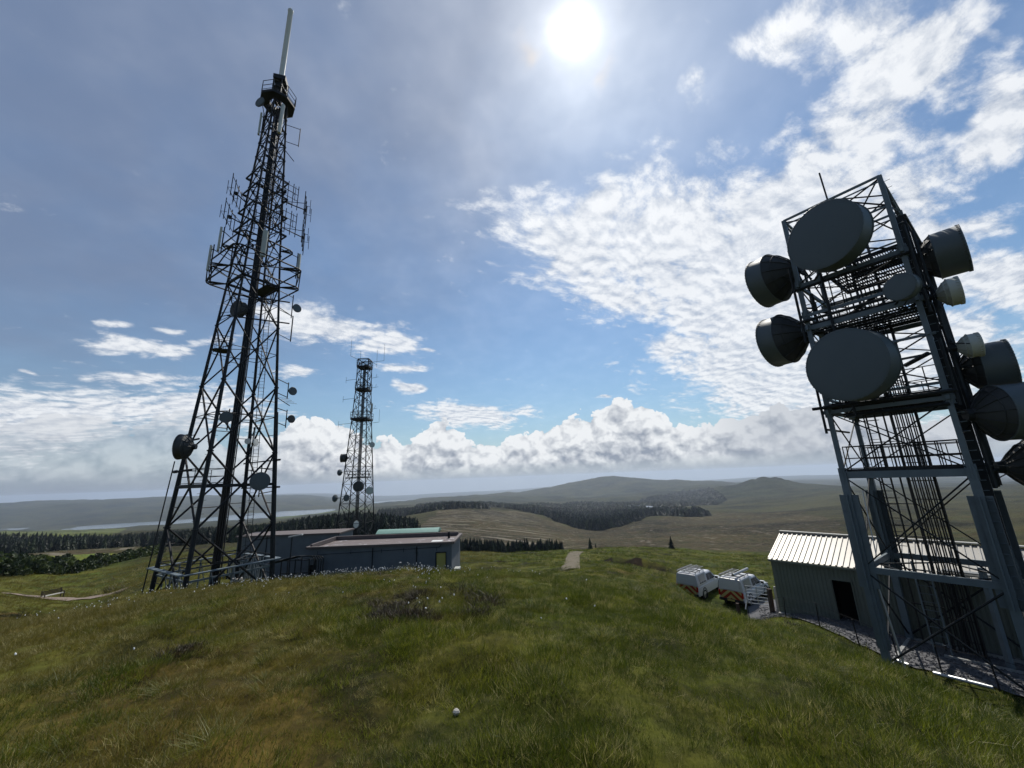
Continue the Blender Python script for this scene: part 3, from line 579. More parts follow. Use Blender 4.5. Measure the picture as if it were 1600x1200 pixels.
def grass():
    pr = [proto('tuft', *tuft(64, .13, .02, .068, .0034, 1.0, gm, 10 + i), gm) for i in range(5)]
    def ring(r0, r1, dens, amin=-62, amax=62):
        A = math.radians(amax - amin) / 2 * (r1 * r1 - r0 * r0); n = int(A * dens)
        r = np.sqrt(rng.uniform(r0 * r0, r1 * r1, n)); a = np.radians(rng.uniform(amin, amax, n)); return r * np.sin(a), r * np.cos(a)
    xs, ys, ss = [], [], []
    for r0, r1, dn, s0 in ((1.2, 3.5, 230, .85), (3.5, 7, 180, .92), (7, 12, 120, 1.0), (12, 22, 60, 1.25), (22, 32, 10, 1.8), (32, 60, 4.0, 2.4), (60, 120, .9, 4.2)):
        x, y = ring(r0, r1, dn); xs.append(x); ys.append(y); ss.append(s0 * rng.uniform(.6, 1.35, len(x)))
    x = np.concatenate(xs); y = np.concatenate(ys); s = np.concatenate(ss)
    lush = 1 + .9 * vnoise(x, y, 1.1, 30) + 1.1 * vnoise(x, y, .33, 31); s *= np.clip(lush, .6, 1.6)
    r = np.hypot(x, y); a = np.degrees(np.arctan2(x, y))
    keep = np.ones(len(x), bool)
    keep &= ~((a > 27.5) & (r > fence_r(a)) & (r < 37)) | ((a > 27.5) & (rng.random(len(x)) < .02) & (r < fence_r(a) + 1))
    keep &= ~((np.abs(x + 12.5) < 6.6) & (y > 37.3) & (y < 43.2)) & ~((np.abs(x + 25) < 5.5) & (y > 43.7) & (y < 48.2))
    keep &= ~((a > 46) & (np.abs(r - 13.4) < .8) & (rng.random(len(x)) < .8))
    for p in PADS: keep &= ~np.array(pt_in(x, y, p))
    px, py = 11.7, 44.3; s_ = (x - px) * .884 + (y - py) * -.467; t_ = (x - px) * .467 + (y - py) * .884
    keep &= ~((np.abs(s_) < 3.6) & (t_ > -3.2) & (t_ < .45))
    x, y, s = x[keep], y[keep], s[keep]; z = height(x, y)
    he = (vnoise(x, y, 2.4, 32) + .7 * vnoise(x, y, .7, 33)) > .56
    dk = ((a + 8) / 9) ** 2 + ((r - 9.2) / 1.6) ** 2; r = np.hypot(x, y); a = np.degrees(np.arctan2(x, y)); dk = ((a + 12) / 9) ** 2 + ((r - 7.3) / 1.3) ** 2
    he |= (dk < 1) & (vnoise(x, y, .5, 37) > .02)
    he &= np.hypot(x, y) > 2.5
    P = np.stack([x, y, z], -1)
    scatter('grass', P[~he], s[~he], rng.uniform(0, 6.28, (~he).sum()), pr, 'rough green and olive moor grass covering the mound', 'grass', .16)
    h_ = [proto('sprig', *tuft(70, .16, .03, .09, .005, 1.3, hm, 50 + i), hm) for i in range(3)]
    scatter('heather', P[he], s[he] * 1.1, rng.uniform(0, 6.28, he.sum()), h_, 'dark brown heather patches among the grass', 'heather', .2)
    # bleached stalks
    x, y = ring(1.6, 19, 15); k = (vnoise(x, y, 3.0, 35) + .3 * vnoise(x, y, .7, 36)) > .02; x, y = x[k], y[k]
    aa = np.degrees(np.arctan2(x, y)); k = ~((aa > 27.5) & (np.hypot(x, y) > fence_r(aa))); x, y = x[k], y[k]
    st = [proto('stalk', *tuft(8, .14, .06, .15, .0024, 1.3, sm, 70 + i), sm) for i in range(3)]
    scatter('dry_grass', np.stack([x, y, height(x, y)], -1), rng.uniform(.6, 1.2, len(x)), rng.uniform(0, 6.28, len(x)), st, 'thin bleached grass stalks standing above the green', 'grass', .2)
    x, y = ring(2.2, 20, 1.6); k = (vnoise(x, y, 2.6, 45) > -.1); x, y = x[k], y[k]; aa = np.degrees(np.arctan2(x, y)); k = ~((aa > 27.5) & (np.hypot(x, y) > fence_r(aa) - .5)); x, y = x[k], y[k]
    tk = [proto('tussock', *tuft(110, .10, .07, .17, .0034, 1.5, tm, 90 + i), tm) for i in range(4)]
    scatter('tussocks', np.stack([x, y, height(x, y)], -1), rng.uniform(.6, 1.3, len(x)), rng.uniform(0, 6.28, len(x)), tk, 'shaggy tussocks of paler grass standing proud of the turf', 'grass', .15)
def fence_r(a): return np.interp(a, [27.5, 31, 34, 36.5, 40, 42, 46, 48, 52, 60], [27.5, 27.2, 25.0, 23.9, 23.2, 23.0, 22.6, 22.4, 22.0, 21.5])
def pt_in(x, y, poly):
    ins = np.zeros(x.shape, bool); n = len(poly)
    for i in range(n):
        x1, y1 = poly[i]; x2, y2 = poly[(i + 1) % n]
        ins ^= ((y1 > y) != (y2 > y)) & (x < (x2 - x1) * (y - y1) / ((y2 - y1) or 1e-9) + x1)
    return ins
PADS = [[(-50.0, 38.8), (-46.5, 38.6), (-43.2, 41.6), (-43.4, 44.6), (-47.4, 44.8), (-50.6, 40.9)],
        [(3.5, 33), (4.7, 33), (12.9, 83.5), (10.4, 84.5)]]

# cotton grass: white fluff on thin stalks, in drifts along the brow
def cotton():
    V = []; Fs = []
    mb = MB(); mb.tube((0, 0, -.02), (.01, 0, .15), .0012, 3)
    mf = MB(); mf.rev((.012, 0, .147), (.5, .2, 1), [(0, .003), (.005, .007), (.012, .008), (.019, .005), (.024, .002)], 6, True, True)
    me_v = mb.v + mf.v; me_f = mb.f + [tuple(i + len(mb.v) for i in f) for f in mf.f]
    me = bpy.data.meshes.new('cotton_stalk'); me.from_pydata(me_v, [], me_f); me.materials.append(gm); me.materials.append(M['fluff'])
    for k, p in enumerate(me.polygons): p.material_index = 0 if k < len(mb.f) else 1
    pr = [bpy.data.objects.new('cotton_stalk', me)]
    xs, ys, ss = [], [], []
    for a0, sa, r0, sr, n in ((-23, 4, 15.5, 2.2, 150), (-14, 2.6, 13.5, 2.6, 95), (-12.5, 1.0, 10.5, 1.2, 34), (-32, 5, 16.5, 1.8, 75), (-36, 8, 19, 1.5, 60), (-12, 1.6, 6.4, .4, 9), (-46, 5, 17, 2.2, 40), (-14, 10, 17.3, .8, 60), (-30, 12, 11, 4, 22), (4, 6, 9, 3, 10)):
        a = np.radians(rng.normal(a0, sa, n)); r = np.abs(rng.normal(r0, sr, n)); xs.append(r * np.sin(a)); ys.append(r * np.cos(a)); ss.append(rng.uniform(.9, 1.5, n))
    x = np.concatenate(xs); y = np.concatenate(ys); ss = np.concatenate(ss); k = np.hypot(x, y) > 5.6; x, y, ss = x[k], y[k], ss[k]
    scatter('cotton_grass', np.stack([x, y, height(x, y) + .03], -1), ss, rng.uniform(0, 6.28, len(x)), pr, 'white cotton grass heads dotted along the brow of the mound', 'cotton grass', .2)
# ------------------------------------------------------------------ lattice towers
def lattice(root, cor, nodes, rl, rb, ml, mb_, mid=True, steps=True, foot=None, heavy=1.0):
    """cor(z) -> four corners (cyclic); nodes: panel heights"""
    z0, z1 = nodes[0], nodes[-1]
    for k in range(4):
        b = MB()
        for a, c in zip(nodes, nodes[1:]):
            ra = rl(a); rc = rl(c); b.tube(cor(a)[k], cor(c)[k], ra, 8, rc)
            b.rev(cor(a)[k], (0, 0, 1), [(-.05, ra * 1.5), (.05, ra * 1.5)], 8, True, True)
        if steps:
            z = z0 + .6; s = 1
            cc = sum((Vector(q) for q in cor(z0)), Vector()) / 4
            while z < z1:
                p = Vector(cor(z)[k]); t = Vector((-(p - cc).y, (p - cc).x, 0)).normalized() * s
                b.tube(p, p + t * (rl(z) + .17), .012, 4); s = -s; z += .45
        b.build('leg', ml, root, True)
    b = MB(); h = MB()
    for a, c in zip(nodes, nodes[1:]):
        A_, C_ = [Vector(q) for q in cor(a)], [Vector(q) for q in cor(c)]; r = rb(a)
        for k in range(4):
            j = (k + 1) % 4
            w0 = (A_[j] - A_[k]).length; w1 = (C_[j] - C_[k]).length; t = w0 / (w0 + w1)
            X = A_[k].lerp(C_[j], t)
            b.tube(A_[k], C_[j], r, 6); b.tube(A_[j], C_[k], r, 6)
            b.box(X, (.16 * heavy, .16 * heavy, .2), math.atan2(*(A_[j] - A_[k]).yx))
            if mid:
                zt = a + (c - a) * t; Pm = [Vector(q) for q in cor(zt)]
                h.tube(Pm[k], Pm[j], r * .5, 5)
                m0 = (Pm[k] + Pm[j]) / 2; m1 = (Pm[j] + Pm[(j + 1) % 4]) / 2; h.tube(m0, m1, r * .4, 4)
                q0 = A_[k].lerp(X, .5); h.tube(q0, Vector(cor(a + (zt - a) * .5)[k]), r * .4, 4)
                q1 = C_[j].lerp(X, .5); h.tube(q1, Vector(cor(zt + (c - zt) * .5)[j]), r * .4, 4)
            else: h.tube(A_[k], A_[j], r * .8, 5)
    b.add(h.v, h.f); b.build('bracing', mb_, root, True)
def ladder(root, p, q, side, w=.42, m='steel', step=.3, cage=None):
    p, q = Vector(p), Vector(q); s = Vector(side).normalized() * (w / 2); b = MB()
    b.bar(p - s, q - s, .05, .03); b.bar(p + s, q + s, .05, .03); n = int((q - p).length / step)
    for i in range(1, n): c = p.lerp(q, i / n); b.tube(c - s, c + s, .013, 4)
    if cage:
        o = Vector(cage)
        for i in range(0, n, 4):
            c = p.lerp(q, i / n); pts = [c - s] + [c + o * math.sin(t) * 1.6 - s * math.cos(t) * 1.7 for t in np.linspace(.2, math.pi - .2, 7)] + [c + s]; b.path(pts, .012, 4)
    return b.build('ladder', m, root)
def railing(b, pts, h=1.1, r=.022, post=1.0, closed=True):
    P = [Vector(p) for p in pts]; P2 = P + [P[0]] if closed else P
    for z in (h, h * .52, .12):
        for a, c in zip(P2, P2[1:]): b.tube(a + V3(0, 0, z), c + V3(0, 0, z), r if z > .2 else r * .8, 5)
    for a, c in zip(P2, P2[1:]):
        n = max(1, int((c - a).length / post))
        for i in range(n + (0 if closed else 1)): q = a.lerp(c, i / n); b.tube(q, q + V3(0, 0, h), r, 5)

def dish(name, label, pos, yaw, r, L, anchors, group, kind='drum', skin='shroud', cap='radome', cone=.45, tilt=0., pole=None, back_m='dish_back'):
    """pos: centre of the front face; yaw: compass of the face in the xy plane"""
    d = Vector((math.cos(math.radians(yaw)) * math.cos(tilt), math.sin(math.radians(yaw)) * math.cos(tilt), math.sin(tilt)))
    pos = Vector(pos); t = thing(name, label, 'dish antenna', pos, group); n = 48 if r > .8 else 28
    MB().rev(pos, d, [(0, r * .985), (r * .03, r * .8), (r * .05, r * .4), (r * .055, .001)], n).build('radome', cap, t, True)
    if kind == 'drum':
        b = MB().rev(pos, d, [(-L, r), (-.02, r), (.0, r * 1.012), (.012, r * .985)], n)
        b.ring(pos - d * .02, d, r * 1.015, .018, n); b.ring(pos - d * L, d, r * 1.01, .022, n)
        a, e, u = frame(d)
        for i in range(n):                                # clips round the rim
            th = 2 * math.pi * (i + .5) / n; q = pos + (e * math.cos(th) + u * math.sin(th)) * r * 1.02
            b.bar(q - d * .10, q + d * .01, .035, .02, up=(q - pos))
        b.build('shroud', skin, t, True)
        f = MB().rev(pos, d, [(-L, r * .985), (-L - cone * r * .35, r * .8), (-L - cone * r * .7, r * .52), (-L - cone * r, r * .25), (-L - cone * r - .06, r * .24)], n, False, False)
        f.rev(pos, d, [(-L - cone * r - .05, .001), (-L - cone * r - .05, r * .25)], n)
        for i in range(12):
            th = 2 * math.pi * i / 12; w = e * math.cos(th) + u * math.sin(th)
            f.path([pos - d * (L) + w * r * .99, pos - d * (L + cone * r * .36) + w * r * .82, pos - d * (L + cone * r * .72) + w * r * .54, pos - d * (L + cone * r) + w * r * .27], .022 * max(r, .5), 4)
        f.ring(pos - d * (L + cone * r * .36), d, r * .82, .02, n)
        f.build('reflector', back_m, t, True)
        back = pos - d * (L + cone * r)
    else:
        f = MB().rev(pos, d, [(-.01, r), (-L * .3, r * .99), (-L * .62, r * .7), (-L * .9, r * .34), (-L, r * .2)], n).rev(pos, d, [(-L, .001), (-L, r * .2)], n)
        f.ring(pos, d, r * 1.0, .015 + .01 * r, n); f.build('reflector', skin, t, True)
        back = pos - d * L
    mt = MB(); pr = .05 if r > .8 else .035
    if pole is not None:
        pb, ph = Vector(pole[0]), pole[1]; mt.tube(pb - V3(0, 0, ph), pb + V3(0, 0, ph), pr * 1.2, 8); mt.bar(back, pb, .16, .16)
        src = [pb - V3(0, 0, ph * .8), pb + V3(0, 0, ph * .8)]
    else: src = [back]
    for i, q in enumerate(anchors):
        s = src[i % len(src)]; mt.tube(s, q, pr, 6)
    if kind == 'drum':
        a, e, u = frame(d)
        for sg_ in (-1, 1): mt.tube(pos - d * L + e * sg_ * r * .98, Vector(anchors[0]) + u * .4 * sg_ if anchors else back, .022, 5)
        mt.rev(back, d, [(-.22, .16 * r + .05), (.02, .2 * r + .04)], 12, True, True)
    mt.build('mount', 'steel', t, False)
    return t
def panel(name, label, pos, yaw, h, w, d, tower, group, m='panel_gel', lean=(0, 0)):
    pos = Vector(pos); t = thing(name, label, 'panel antenna', pos, group); c, s = math.cos(math.radians(yaw)), math.sin(math.radians(yaw))
    b = MB(); pts = [(-w / 2, -d / 2), (-w * .42, d * .3), (-w * .2, d / 2), (w * .2, d / 2), (w * .42, d * .3), (w / 2, -d / 2)]; n = len(pts); V = []
    for z in (-h / 2, h / 2):
        for x, y in pts: V.append((pos.x + (-s) * x + c * y, pos.y + c * x + s * y, pos.z + z))
    b.add(V, [tuple(range(n))[::-1], tuple(range(n, 2 * n))] + [(i, (i + 1) % n, n + (i + 1) % n, n + i) for i in range(n)])
    b.build('casing', m, t)
    q = MB(); dv = V3(c, s, 0); pb = pos - dv * (d / 2 + .13); q.tube(pb - V3(0, 0, h * .56), pb + V3(0, 0, h * .56), .045, 8)
    for k in (-.36, .36): q.bar(pos + V3(0, 0, k * h), pb + V3(0, 0, k * h), .08, .06); q.tube(pb + V3(0, 0, k * h), Vector(tower) + V3(0, 0, k * h), .035, 5)
    for k in (-.06, .0, .06): q.tube(pos - dv * d * .3 + V3(k * c, k * s, -h / 2), pos - dv * d * .3 + V3(k * c, k * s, -h / 2 - .12), .014, 4)
    q.build('mount', 'black_steel', t); return t

# ---- tall mast on the left -------------------------------------------------------------
LC = V3(-22.435, 30.671, 0); LTH = -.5555
def lcor(z):
    s = 2.7157 + (1.2997 - 2.7157) * (z + 7) / 27 if z < 20 else 1.2997 + (.5408 - 1.2997) * (z - 20) / 18
    c, n = math.cos(LTH), math.sin(LTH)
    return [V3(LC.x + s * (a * c - b * n), LC.y + s * (a * n + b * c), z) for a, b in ((-1, -1), (1, -1), (1, 1), (-1, 1))]      # left, near, right, far
def ldir(k): v = lcor(0)[k] - LC; v.z = 0; return v.normalized()
def left_tower():
    t = thing('lattice_tower', 'tall black tapering lattice mast with a white pole on its top', 'radio mast', (LC.x, LC.y, -7.6))
    nodes = [-7.6, -2.6, 2.7, 8.1, 13.4, 17.3, 20.4, 23.0, 25.2, 27.2, 29.0, 30.7, 32.3, 33.9, 35.5, 37.1]
    lattice(t, lcor, nodes[:6], lambda z: .15 - .004 * max(z, 0), lambda z: .075 - .0016 * max(z, 0), 'steel', 'black_steel')
    lattice(t, lcor, nodes[5:], lambda z: .085, lambda z: .042, 'black_steel', 'black_steel', mid=False)
    # feeder run up the middle
    b = MB()
    for i, (x, y) in enumerate([(-.26, 0), (-.17, .08), (-.08, 0), (0, .09), (.09, 0), (.18, .08), (.26, 0), (-.1, .18), (.1, .18)]):
        b.tube(LC + V3(x, y, -7), LC + V3(x * .8, y, [37, 34, 27, 37, 22, 37, 30, 17, 16][i]), .058, 6)
    b.bar(LC + V3(0, .14, -7), LC + V3(0, .14, 20), .42, .1, up=(0, 1, 0)); b.bar(LC + V3(0, .14, 20), LC + V3(0, .14, 36), .34, .08, up=(0, 1, 0))
    for z in np.arange(-6.6, 33, .9): b.bar(LC + V3(-.33, .1, z), LC + V3(.33, .1, z), .05, .05)
    b.bar(LC + V3(-.33, .15, -7.3), LC + V3(-.26, .15, 36), .06, .06); b.bar(LC + V3(.33, .15, -7.3), LC + V3(.26, .15, 36), .06, .06)
    b.build('feeder_cables', 'cable', t)
    ia = lcor(-7)[3]; ib = lcor(20)[3]; off = ldir(2) * .75 - ldir(3) * .3
    ladder(t, ia + off, ib + off * .8, ldir(2), .4, 'steel', .3, cage=ldir(1) * .25)
    b = MB(); b.tube(lcor(-7.4)[0] - V3(.45, .2, 0), lcor(2.2)[0] - V3(.5, .2, 0), .04, 6); b.tube(lcor(-7.4)[2] + V3(.3, -.2, 0), lcor(6)[2] + V3(.22, -.1, 0), .045, 6)
    b.build('conduit', 'steel', t)
    # working platform near the foot
    b = MB(); C_ = lcor(.25); F_ = [LC + (Vector((c.x, c.y, 0)) - V3(LC.x, LC.y, 0)) * 1.0 + V3(0, 0, .25) for c in C_]
    for i in range(4): b.bar(F_[i], F_[(i + 1) % 4], .12, .2)
    b.build('platform_beam', 'black_steel', t)
    b = MB(); q = F_[0].lerp(F_[1], .3); bx = [F_[0].lerp(F_[1], .12), F_[0].lerp(F_[1], .62)]; iv = (F_[3] - F_[0]) * .4; bx += [bx[1] + iv, bx[0] + iv]
    b.add([tuple(p + V3(0, 0, h)) for h in (.1, .16) for p in bx], [(3, 2, 1, 0), (4, 5, 6, 7), (0, 1, 5, 4), (1, 2, 6, 5), (2, 3, 7, 6), (3, 0, 4, 7)])
    railing(b, [p + V3(0, 0, .12) for p in bx], 1.15, .025, 1.3); b.build('platform', 'black_steel', t)
    # round rest cage
    cc = lcor(10.8)[1] * .62 + lcor(10.8)[0] * .38; b = MB()
    for z in (10.7, 11.25, 11.8): b.ring((cc.x, cc.y, z), (0, 0, 1), .62, .025, 14)
    for i in range(12): th = i * math.pi / 6; p = V3(cc.x + .62 * math.cos(th), cc.y + .62 * math.sin(th), 10.7); b.tube(p, p + V3(0, 0, 1.1), .016, 4)
    b.rev((cc.x, cc.y, 10.66), (0, 0, 1), [(0, .63), (.06, .63)], 14, True, True); b.build('rest_cage', 'black_steel', t)
    # outrigger frames for the panel antennas
    b = MB(); R_ = {}
    for z, ext in ((17.3, 1.55), (19.1, 1.75), (20.9, 1.0)):
        ring_ = []
        for k in range(4):
            c = lcor(z)[k]; dd = ldir(k); pp = V3(-dd.y, dd.x, 0); tip = c + dd * ext
            e0, e1 = tip - pp * .32 - dd * .1, tip + pp * .32 - dd * .1; ring_ += [e0, e1]
            b.tube(c, tip, .06, 6); b.tube(c, e0, .05, 6); b.tube(c, e1, .05, 6); b.tube(e0, tip, .06, 6); b.tube(tip, e1, .06, 6)
        for i in range(1, 8, 2): b.tube(ring_[i], ring_[(i + 1) % 8], .065, 6)
        R_[z] = ring_
    for i in range(8): b.tube(R_[17.3][i], R_[19.1][i], .045, 5)
    for i in range(0, 8, 2): b.tube(R_[17.3][i], R_[19.1][i + 1], .04, 5); b.tube(R_[17.3][(i + 1)], R_[19.1][(i + 2) % 8], .05, 5)
    for k in range(4): b.bar(lcor(17.3)[k], lcor(17.3)[(k + 1) % 4], .16, .18)
    b.box((LC.x + .6, LC.y + .8, 17.15), (2.6, 1.1, .08), LTH); b.build('outrigger_frame', 'black_steel', t)
    # collars carrying the grid antennas
    for z in (22.5, 24.4, 26.4, 28.2):
        b = MB(); Q = [lcor(z)[k] + ldir(k) * .45 for k in range(4)]
        for k in range(4): b.bar(Q[k], Q[(k + 1) % 4], .09, .12); b.tube(Q[k], lcor(z)[k], .05, 5)
        b.build('collar', 'black_steel', t)
    # top walkway, cabin and pole
    b = MB(); z = 37.2; oct_o = [V3(LC.x + 1.55 * math.cos(a), LC.y + 1.55 * math.sin(a), z) for a in np.linspace(.3, .3 + 2 * math.pi, 9)[:-1]]; oct_i = [V3(LC.x + .72 * math.cos(a), LC.y + .72 * math.sin(a), z) for a in np.linspace(.3, .3 + 2 * math.pi, 9)[:-1]]
    V = [tuple(p) for p in oct_o + oct_i] + [tuple(p + V3(0, 0, .28)) for p in oct_o + oct_i]; Fs = []
    for i in range(8):
        j = (i + 1) % 8; Fs += [(i, i + 8, j + 8, j), (16 + i, 16 + j, 24 + j, 24 + i), (i, j, 16 + j, 16 + i), (8 + j, 8 + i, 24 + i, 24 + j)]
    b.add(V, Fs); b.build('walkway', 'black_steel', t)
    b = MB(); railing(b, [p * 1.0 + V3(0, 0, .28) for p in oct_o], 1.15, .03, 1.0); b.build('railing', 'black_steel', t)
    b = MB()
    for a, c in ((-1, -1), (1, -1), (1, 1), (-1, 1)): b.bar((LC.x + a * .42, LC.y + c * .42, 37.3), (LC.x + a * .42, LC.y + c * .42, 40.1), .1, .1)
    b.box((LC.x, LC.y, 40.25), (1.1, 1.1, .5), .3); b.box((LC.x, LC.y, 38.6), (.55, .55, 2.4), .3)
    for z in (38.2, 39.2): b.box((LC.x, LC.y, z), (.98, .98, .08), 0)
    b.build('head_frame', 'black_steel', t)
    b = MB().rev(LC + V3(0, 0, 40.45), (0.012, -.01, 1), [(0, .25), (9.2, .235), (9.25, .27), (9.4, .27), (9.42, .03), (9.9, .02)], 20, True, True); b.build('white_pole', 'white_gel', t, True)
    b = MB().tube(LC + V3(.75, -.35, 33.4), LC + V3(.85, -.4, 36.7), .17, 12); b.build('white_tube', 'white_gel', t, True)
    # gangway at ground level
    b = MB(); g0 = lcor(-5.3)
    for i in range(4): b.bar(g0[i] + ldir(i) * .5, g0[(i + 1) % 4] + ldir((i + 1) % 4) * .5, .32, .07, up=(0, 0, 1)); b.bar(g0[i] - V3(0, 0, .5), g0[(i + 1) % 4] - V3(0, 0, .5), .08, .12)
    for i in range(4):
        for s in (.25, .5, .75): p = g0[i].lerp(g0[(i + 1) % 4], s); b.tube(p, p - V3(0, 0, 2.2), .05, 5); b.tube(p - V3(0, 0, .1), p + V3(.5, 0, -1.6), .03, 5)
    b.build('base_frame', 'galv', t)
    for k in range(4): MB().rev(lcor(-7.6)[k] - V3(0, 0, .6), (0, 0, 1), [(0, .5), (1.0, .42), (1.02, .3)], 10, True, True).build('footing', 'concrete', t, True)
    return t
def left_antennas():
    G1 = 'dish antennas on the tall left mast'; lc = lambda k, z: lcor(z)[k]
    D_ = lambda *a, **k: dish('dish_antenna', *a, **k)
    D_('big drum dish low on the outer left leg of the tall mast', (-23.6, 27.15, 3.0), 197, .86, .42, [lc(0, 2.6), lc(0, 3.4)], G1, skin='dish_back', cap='shroud')
    b = MB()                                                                       # its stout carrying bars
    D_('plain grey round dish in front of the dark centre run of the tall mast', (-20.6, 27.2, 5.0), -70, .40, .22, [lc(1, 4.4), lc(1, 5.6)], G1, 'small', pole=((-20.75, 27.65, 4.9), .8))
    D_('large pale green dish face beside the right leg low on the tall mast', (-19.5, 30.1, .48), -58, .66, .3, [lc(2, -.3), lc(2, 1.3)], G1, 'small', pole=((-19.8, 30.6, .5), 1.2), skin='radome')
    D_('tiny white dish of a pair by the ladder of the tall mast', (-19.9, 28.75, 3.4), -80, .2, .12, [(-20.2, 29.4, 2.9), (-20.2, 29.4, 3.9)], G1, 'small', pole=((-19.85, 29.0, 3.3), .7), cap='white_gel', skin='white_gel')
    D_('small white dish seen edge on, right one of a pair by the ladder', (-19.4, 28.95, 3.3), 0, .27, .12, [(-20.1, 29.5, 2.7), (-20.1, 29.5, 3.9)], G1, 'small', pole=((-19.75, 29.1, 3.2), 1.3), cap='white_gel', skin='white_gel')
    D_('small grey dish on the right leg, upper one of two above a thin spiky aerial', (-19.55, 33.3, 8.25), -28, .36, .26, [lc(2, 7.7), lc(2, 8.9)], G1, 'small', pole=((-20.0, 33.3, 8.3), .75), skin='shroud')
    D_('small dark dish on the right leg just under a thin spiky aerial', (-19.45, 33.35, 5.75), -20, .34, .28, [lc(2, 5.2), lc(2, 6.4)], G1, 'small', pole=((-19.95, 33.4, 5.8), .8), skin='dish_back', cap='dish_back')
    D_('small dark drum dish high on the right leg under the outrigger frames', (-19.6, 32.75, 16.0), -30, .38, .3, [lc(2, 15.4), lc(2, 17.0)], G1, 'small', pole=((-20.1, 32.8, 16.2), 1.15), skin='dish_back', cap='shroud')
    D_('round dark drum dish inside the tall mast just below its outrigger frames', (-22.9, 29.6, 14.7), -110, .68, .5, [lc(0, 14.2), lc(1, 15.2)], G1, skin='dish_back', cap='dish_back')
    D_('oval pale dish tucked under the top walkway of the tall mast', (-22.9, 28.9, 35.55), -105, .5, .3, [lc(0, 35.2), lc(1, 35.8)], G1, 'small', cap='radome', skin='dish_back')
    G2 = 'upright panel antennas on the tall left mast'; P_ = lambda *a, **k: panel('panel_antenna', *a, **k)
    P_('long pale panel left of the walkway at the very top of the tall mast', (-23.35, 29.9, 34.1), 215, 2.5, .3, .16, lc(0, 34.1), G2)
    P_('pale panel on the upper left corner of the outrigger frames', (-24.3, 28.55, 20.6), 215, 2.2, .34, .16, lc(0, 20.6) , G2)
    P_('narrow pale panel on the far left tip of the outrigger frames', (-24.75, 28.35, 18.7), 200, 2.3, .26, .14, lc(0, 18.7), G2)
    P_('wide pale panel facing the viewer at the centre of the outrigger frames', (-20.75, 28.95, 20.3), -65, 2.5, .42, .2, lc(1, 20.3), G2)
    P_('pale panel on the right tip of the outrigger frames', (-19.75, 32.6, 20.3), 5, 2.4, .3, .16, lc(2, 20.3), G2)
    # dipole grids
    def grid(label, pos, yaw, w, h, nv, nh, anchor, lean=.1):
        pos = Vector(pos); t = thing('grid_antenna', label, 'aerial', pos, 'grid aerials on the tall left mast'); c, s = math.cos(math.radians(yaw)), math.sin(math.radians(yaw)); ex = V3(-s, c, 0); ey = V3(c, s, 0)
        b = MB(); P = lambda u, v: pos + ex * (u * w) + V3(0, 0, v * h) + ey * (.0)
        w, h = w * 1.2, h * 1.1
        for i in range(nv): u = -.5 + i / (nv - 1); b.tube(P(u, -.5), P(u, .5), .034, 5)
        for j in range(nh): v = -.36 + .72 * j / (nh - 1); b.tube(P(-.5, v), P(.5, v), .027, 5)
        b.build('reflector_grid', 'black_steel', t)
        b = MB(); f = pos + ey * .45
        for u in (-.3, .3): b.tube(f + ex * u * w - V3(0, 0, h * .3), f + ex * u * w + V3(0, 0, h * .3), .022, 5); b.tube(f + ex * u * w, pos + ex * u * w, .02, 5)
        b.tube(f - ex * w * .3, f + ex * w * .3, .018, 5); b.build('dipoles', 'black_steel', t)
        b = MB(); b.tube(pos, anchor, .05, 6); b.tube(pos + V3(0, 0, h * .3), anchor, .03, 5); b.rev(pos, (0, 0, 1), [(-.14, .11), (.14, .11)], 8, True, True); b.build('arm', 'black_steel', t)
    grid('upper of two wire grid aerials on the left side of the tall mast', (-24.35, 29.6, 26.0), 200, 2.0, 2.1, 4, 2, lc(0, 25.6))
    grid('lower of two wire grid aerials on the left side, just above a pale panel', (-24.45, 29.4, 23.4), 200, 2.0, 1.9, 4, 2, lc(0, 23.4))
    grid('wire grid aerial at the far right edge of the mast, upper of two', (-19.55, 32.35, 26.2), 25, 1.9, 2.3, 4, 2, lc(2, 26.2))
    grid('wire grid aerial at the far right edge of the mast, lower of two', (-19.55, 32.45, 23.2), 25, 1.9, 2.2, 4, 2, lc(2, 23.4))
    grid('dense wire grid aerial beside the near face of the mast, upper one', (-20.5, 30.5, 26.8), -35, 1.9, 2.4, 6, 4, lc(2, 26.6))
    grid('dense wire grid aerial beside the near face of the mast, lower one', (-20.4, 30.4, 23.8), -35, 2.0, 2.3, 6, 4, lc(2, 23.9))
    grid('wire grid aerial hidden among the struts behind the mast', (-23.6, 32.3, 25.0), 125, 1.9, 2.2, 5, 3, lc(3, 25.0))
    def whip(name, label, base, top, anchors, rods=(), r=.03, cat='aerial'):
        base, top = Vector(base), Vector(top); t = thing(name, label, cat, base, None); MB().tube(base, top, r, 6).build('rod', 'black_steel', t)
        for s, a in anchors: MB().tube(s, a, .03, 5).build('arm', 'black_steel', t)
        for s, a in rods: MB().tube(s, a, .016, 5).build('element', 'black_steel', t)
        return t
    q = V3(-20.95, 31.4, 34.0); whip('dipole_antenna', 'upright dipole held out on two arms right of the mast just below the top walkway', q + V3(.55, .1, -1.1), q + V3(.55, .1, 1.1), [(q + V3(.55, .1, 1.0), lc(2, 35.0)), (q + V3(.55, .1, -1.0), lc(2, 33.0))], r=.04)
    q = V3(-20.0, 32.9, 14.1); whip('dipole_antenna', 'upright dipole on two arms on the right leg beneath the small drum dish', q - V3(0, 0, 1.3), q + V3(0, 0, 1.2), [(q + V3(0, 0, 1.15), lc(2, 15.2)), (q - V3(0, 0, 1.2), lc(2, 12.9))], r=.05)
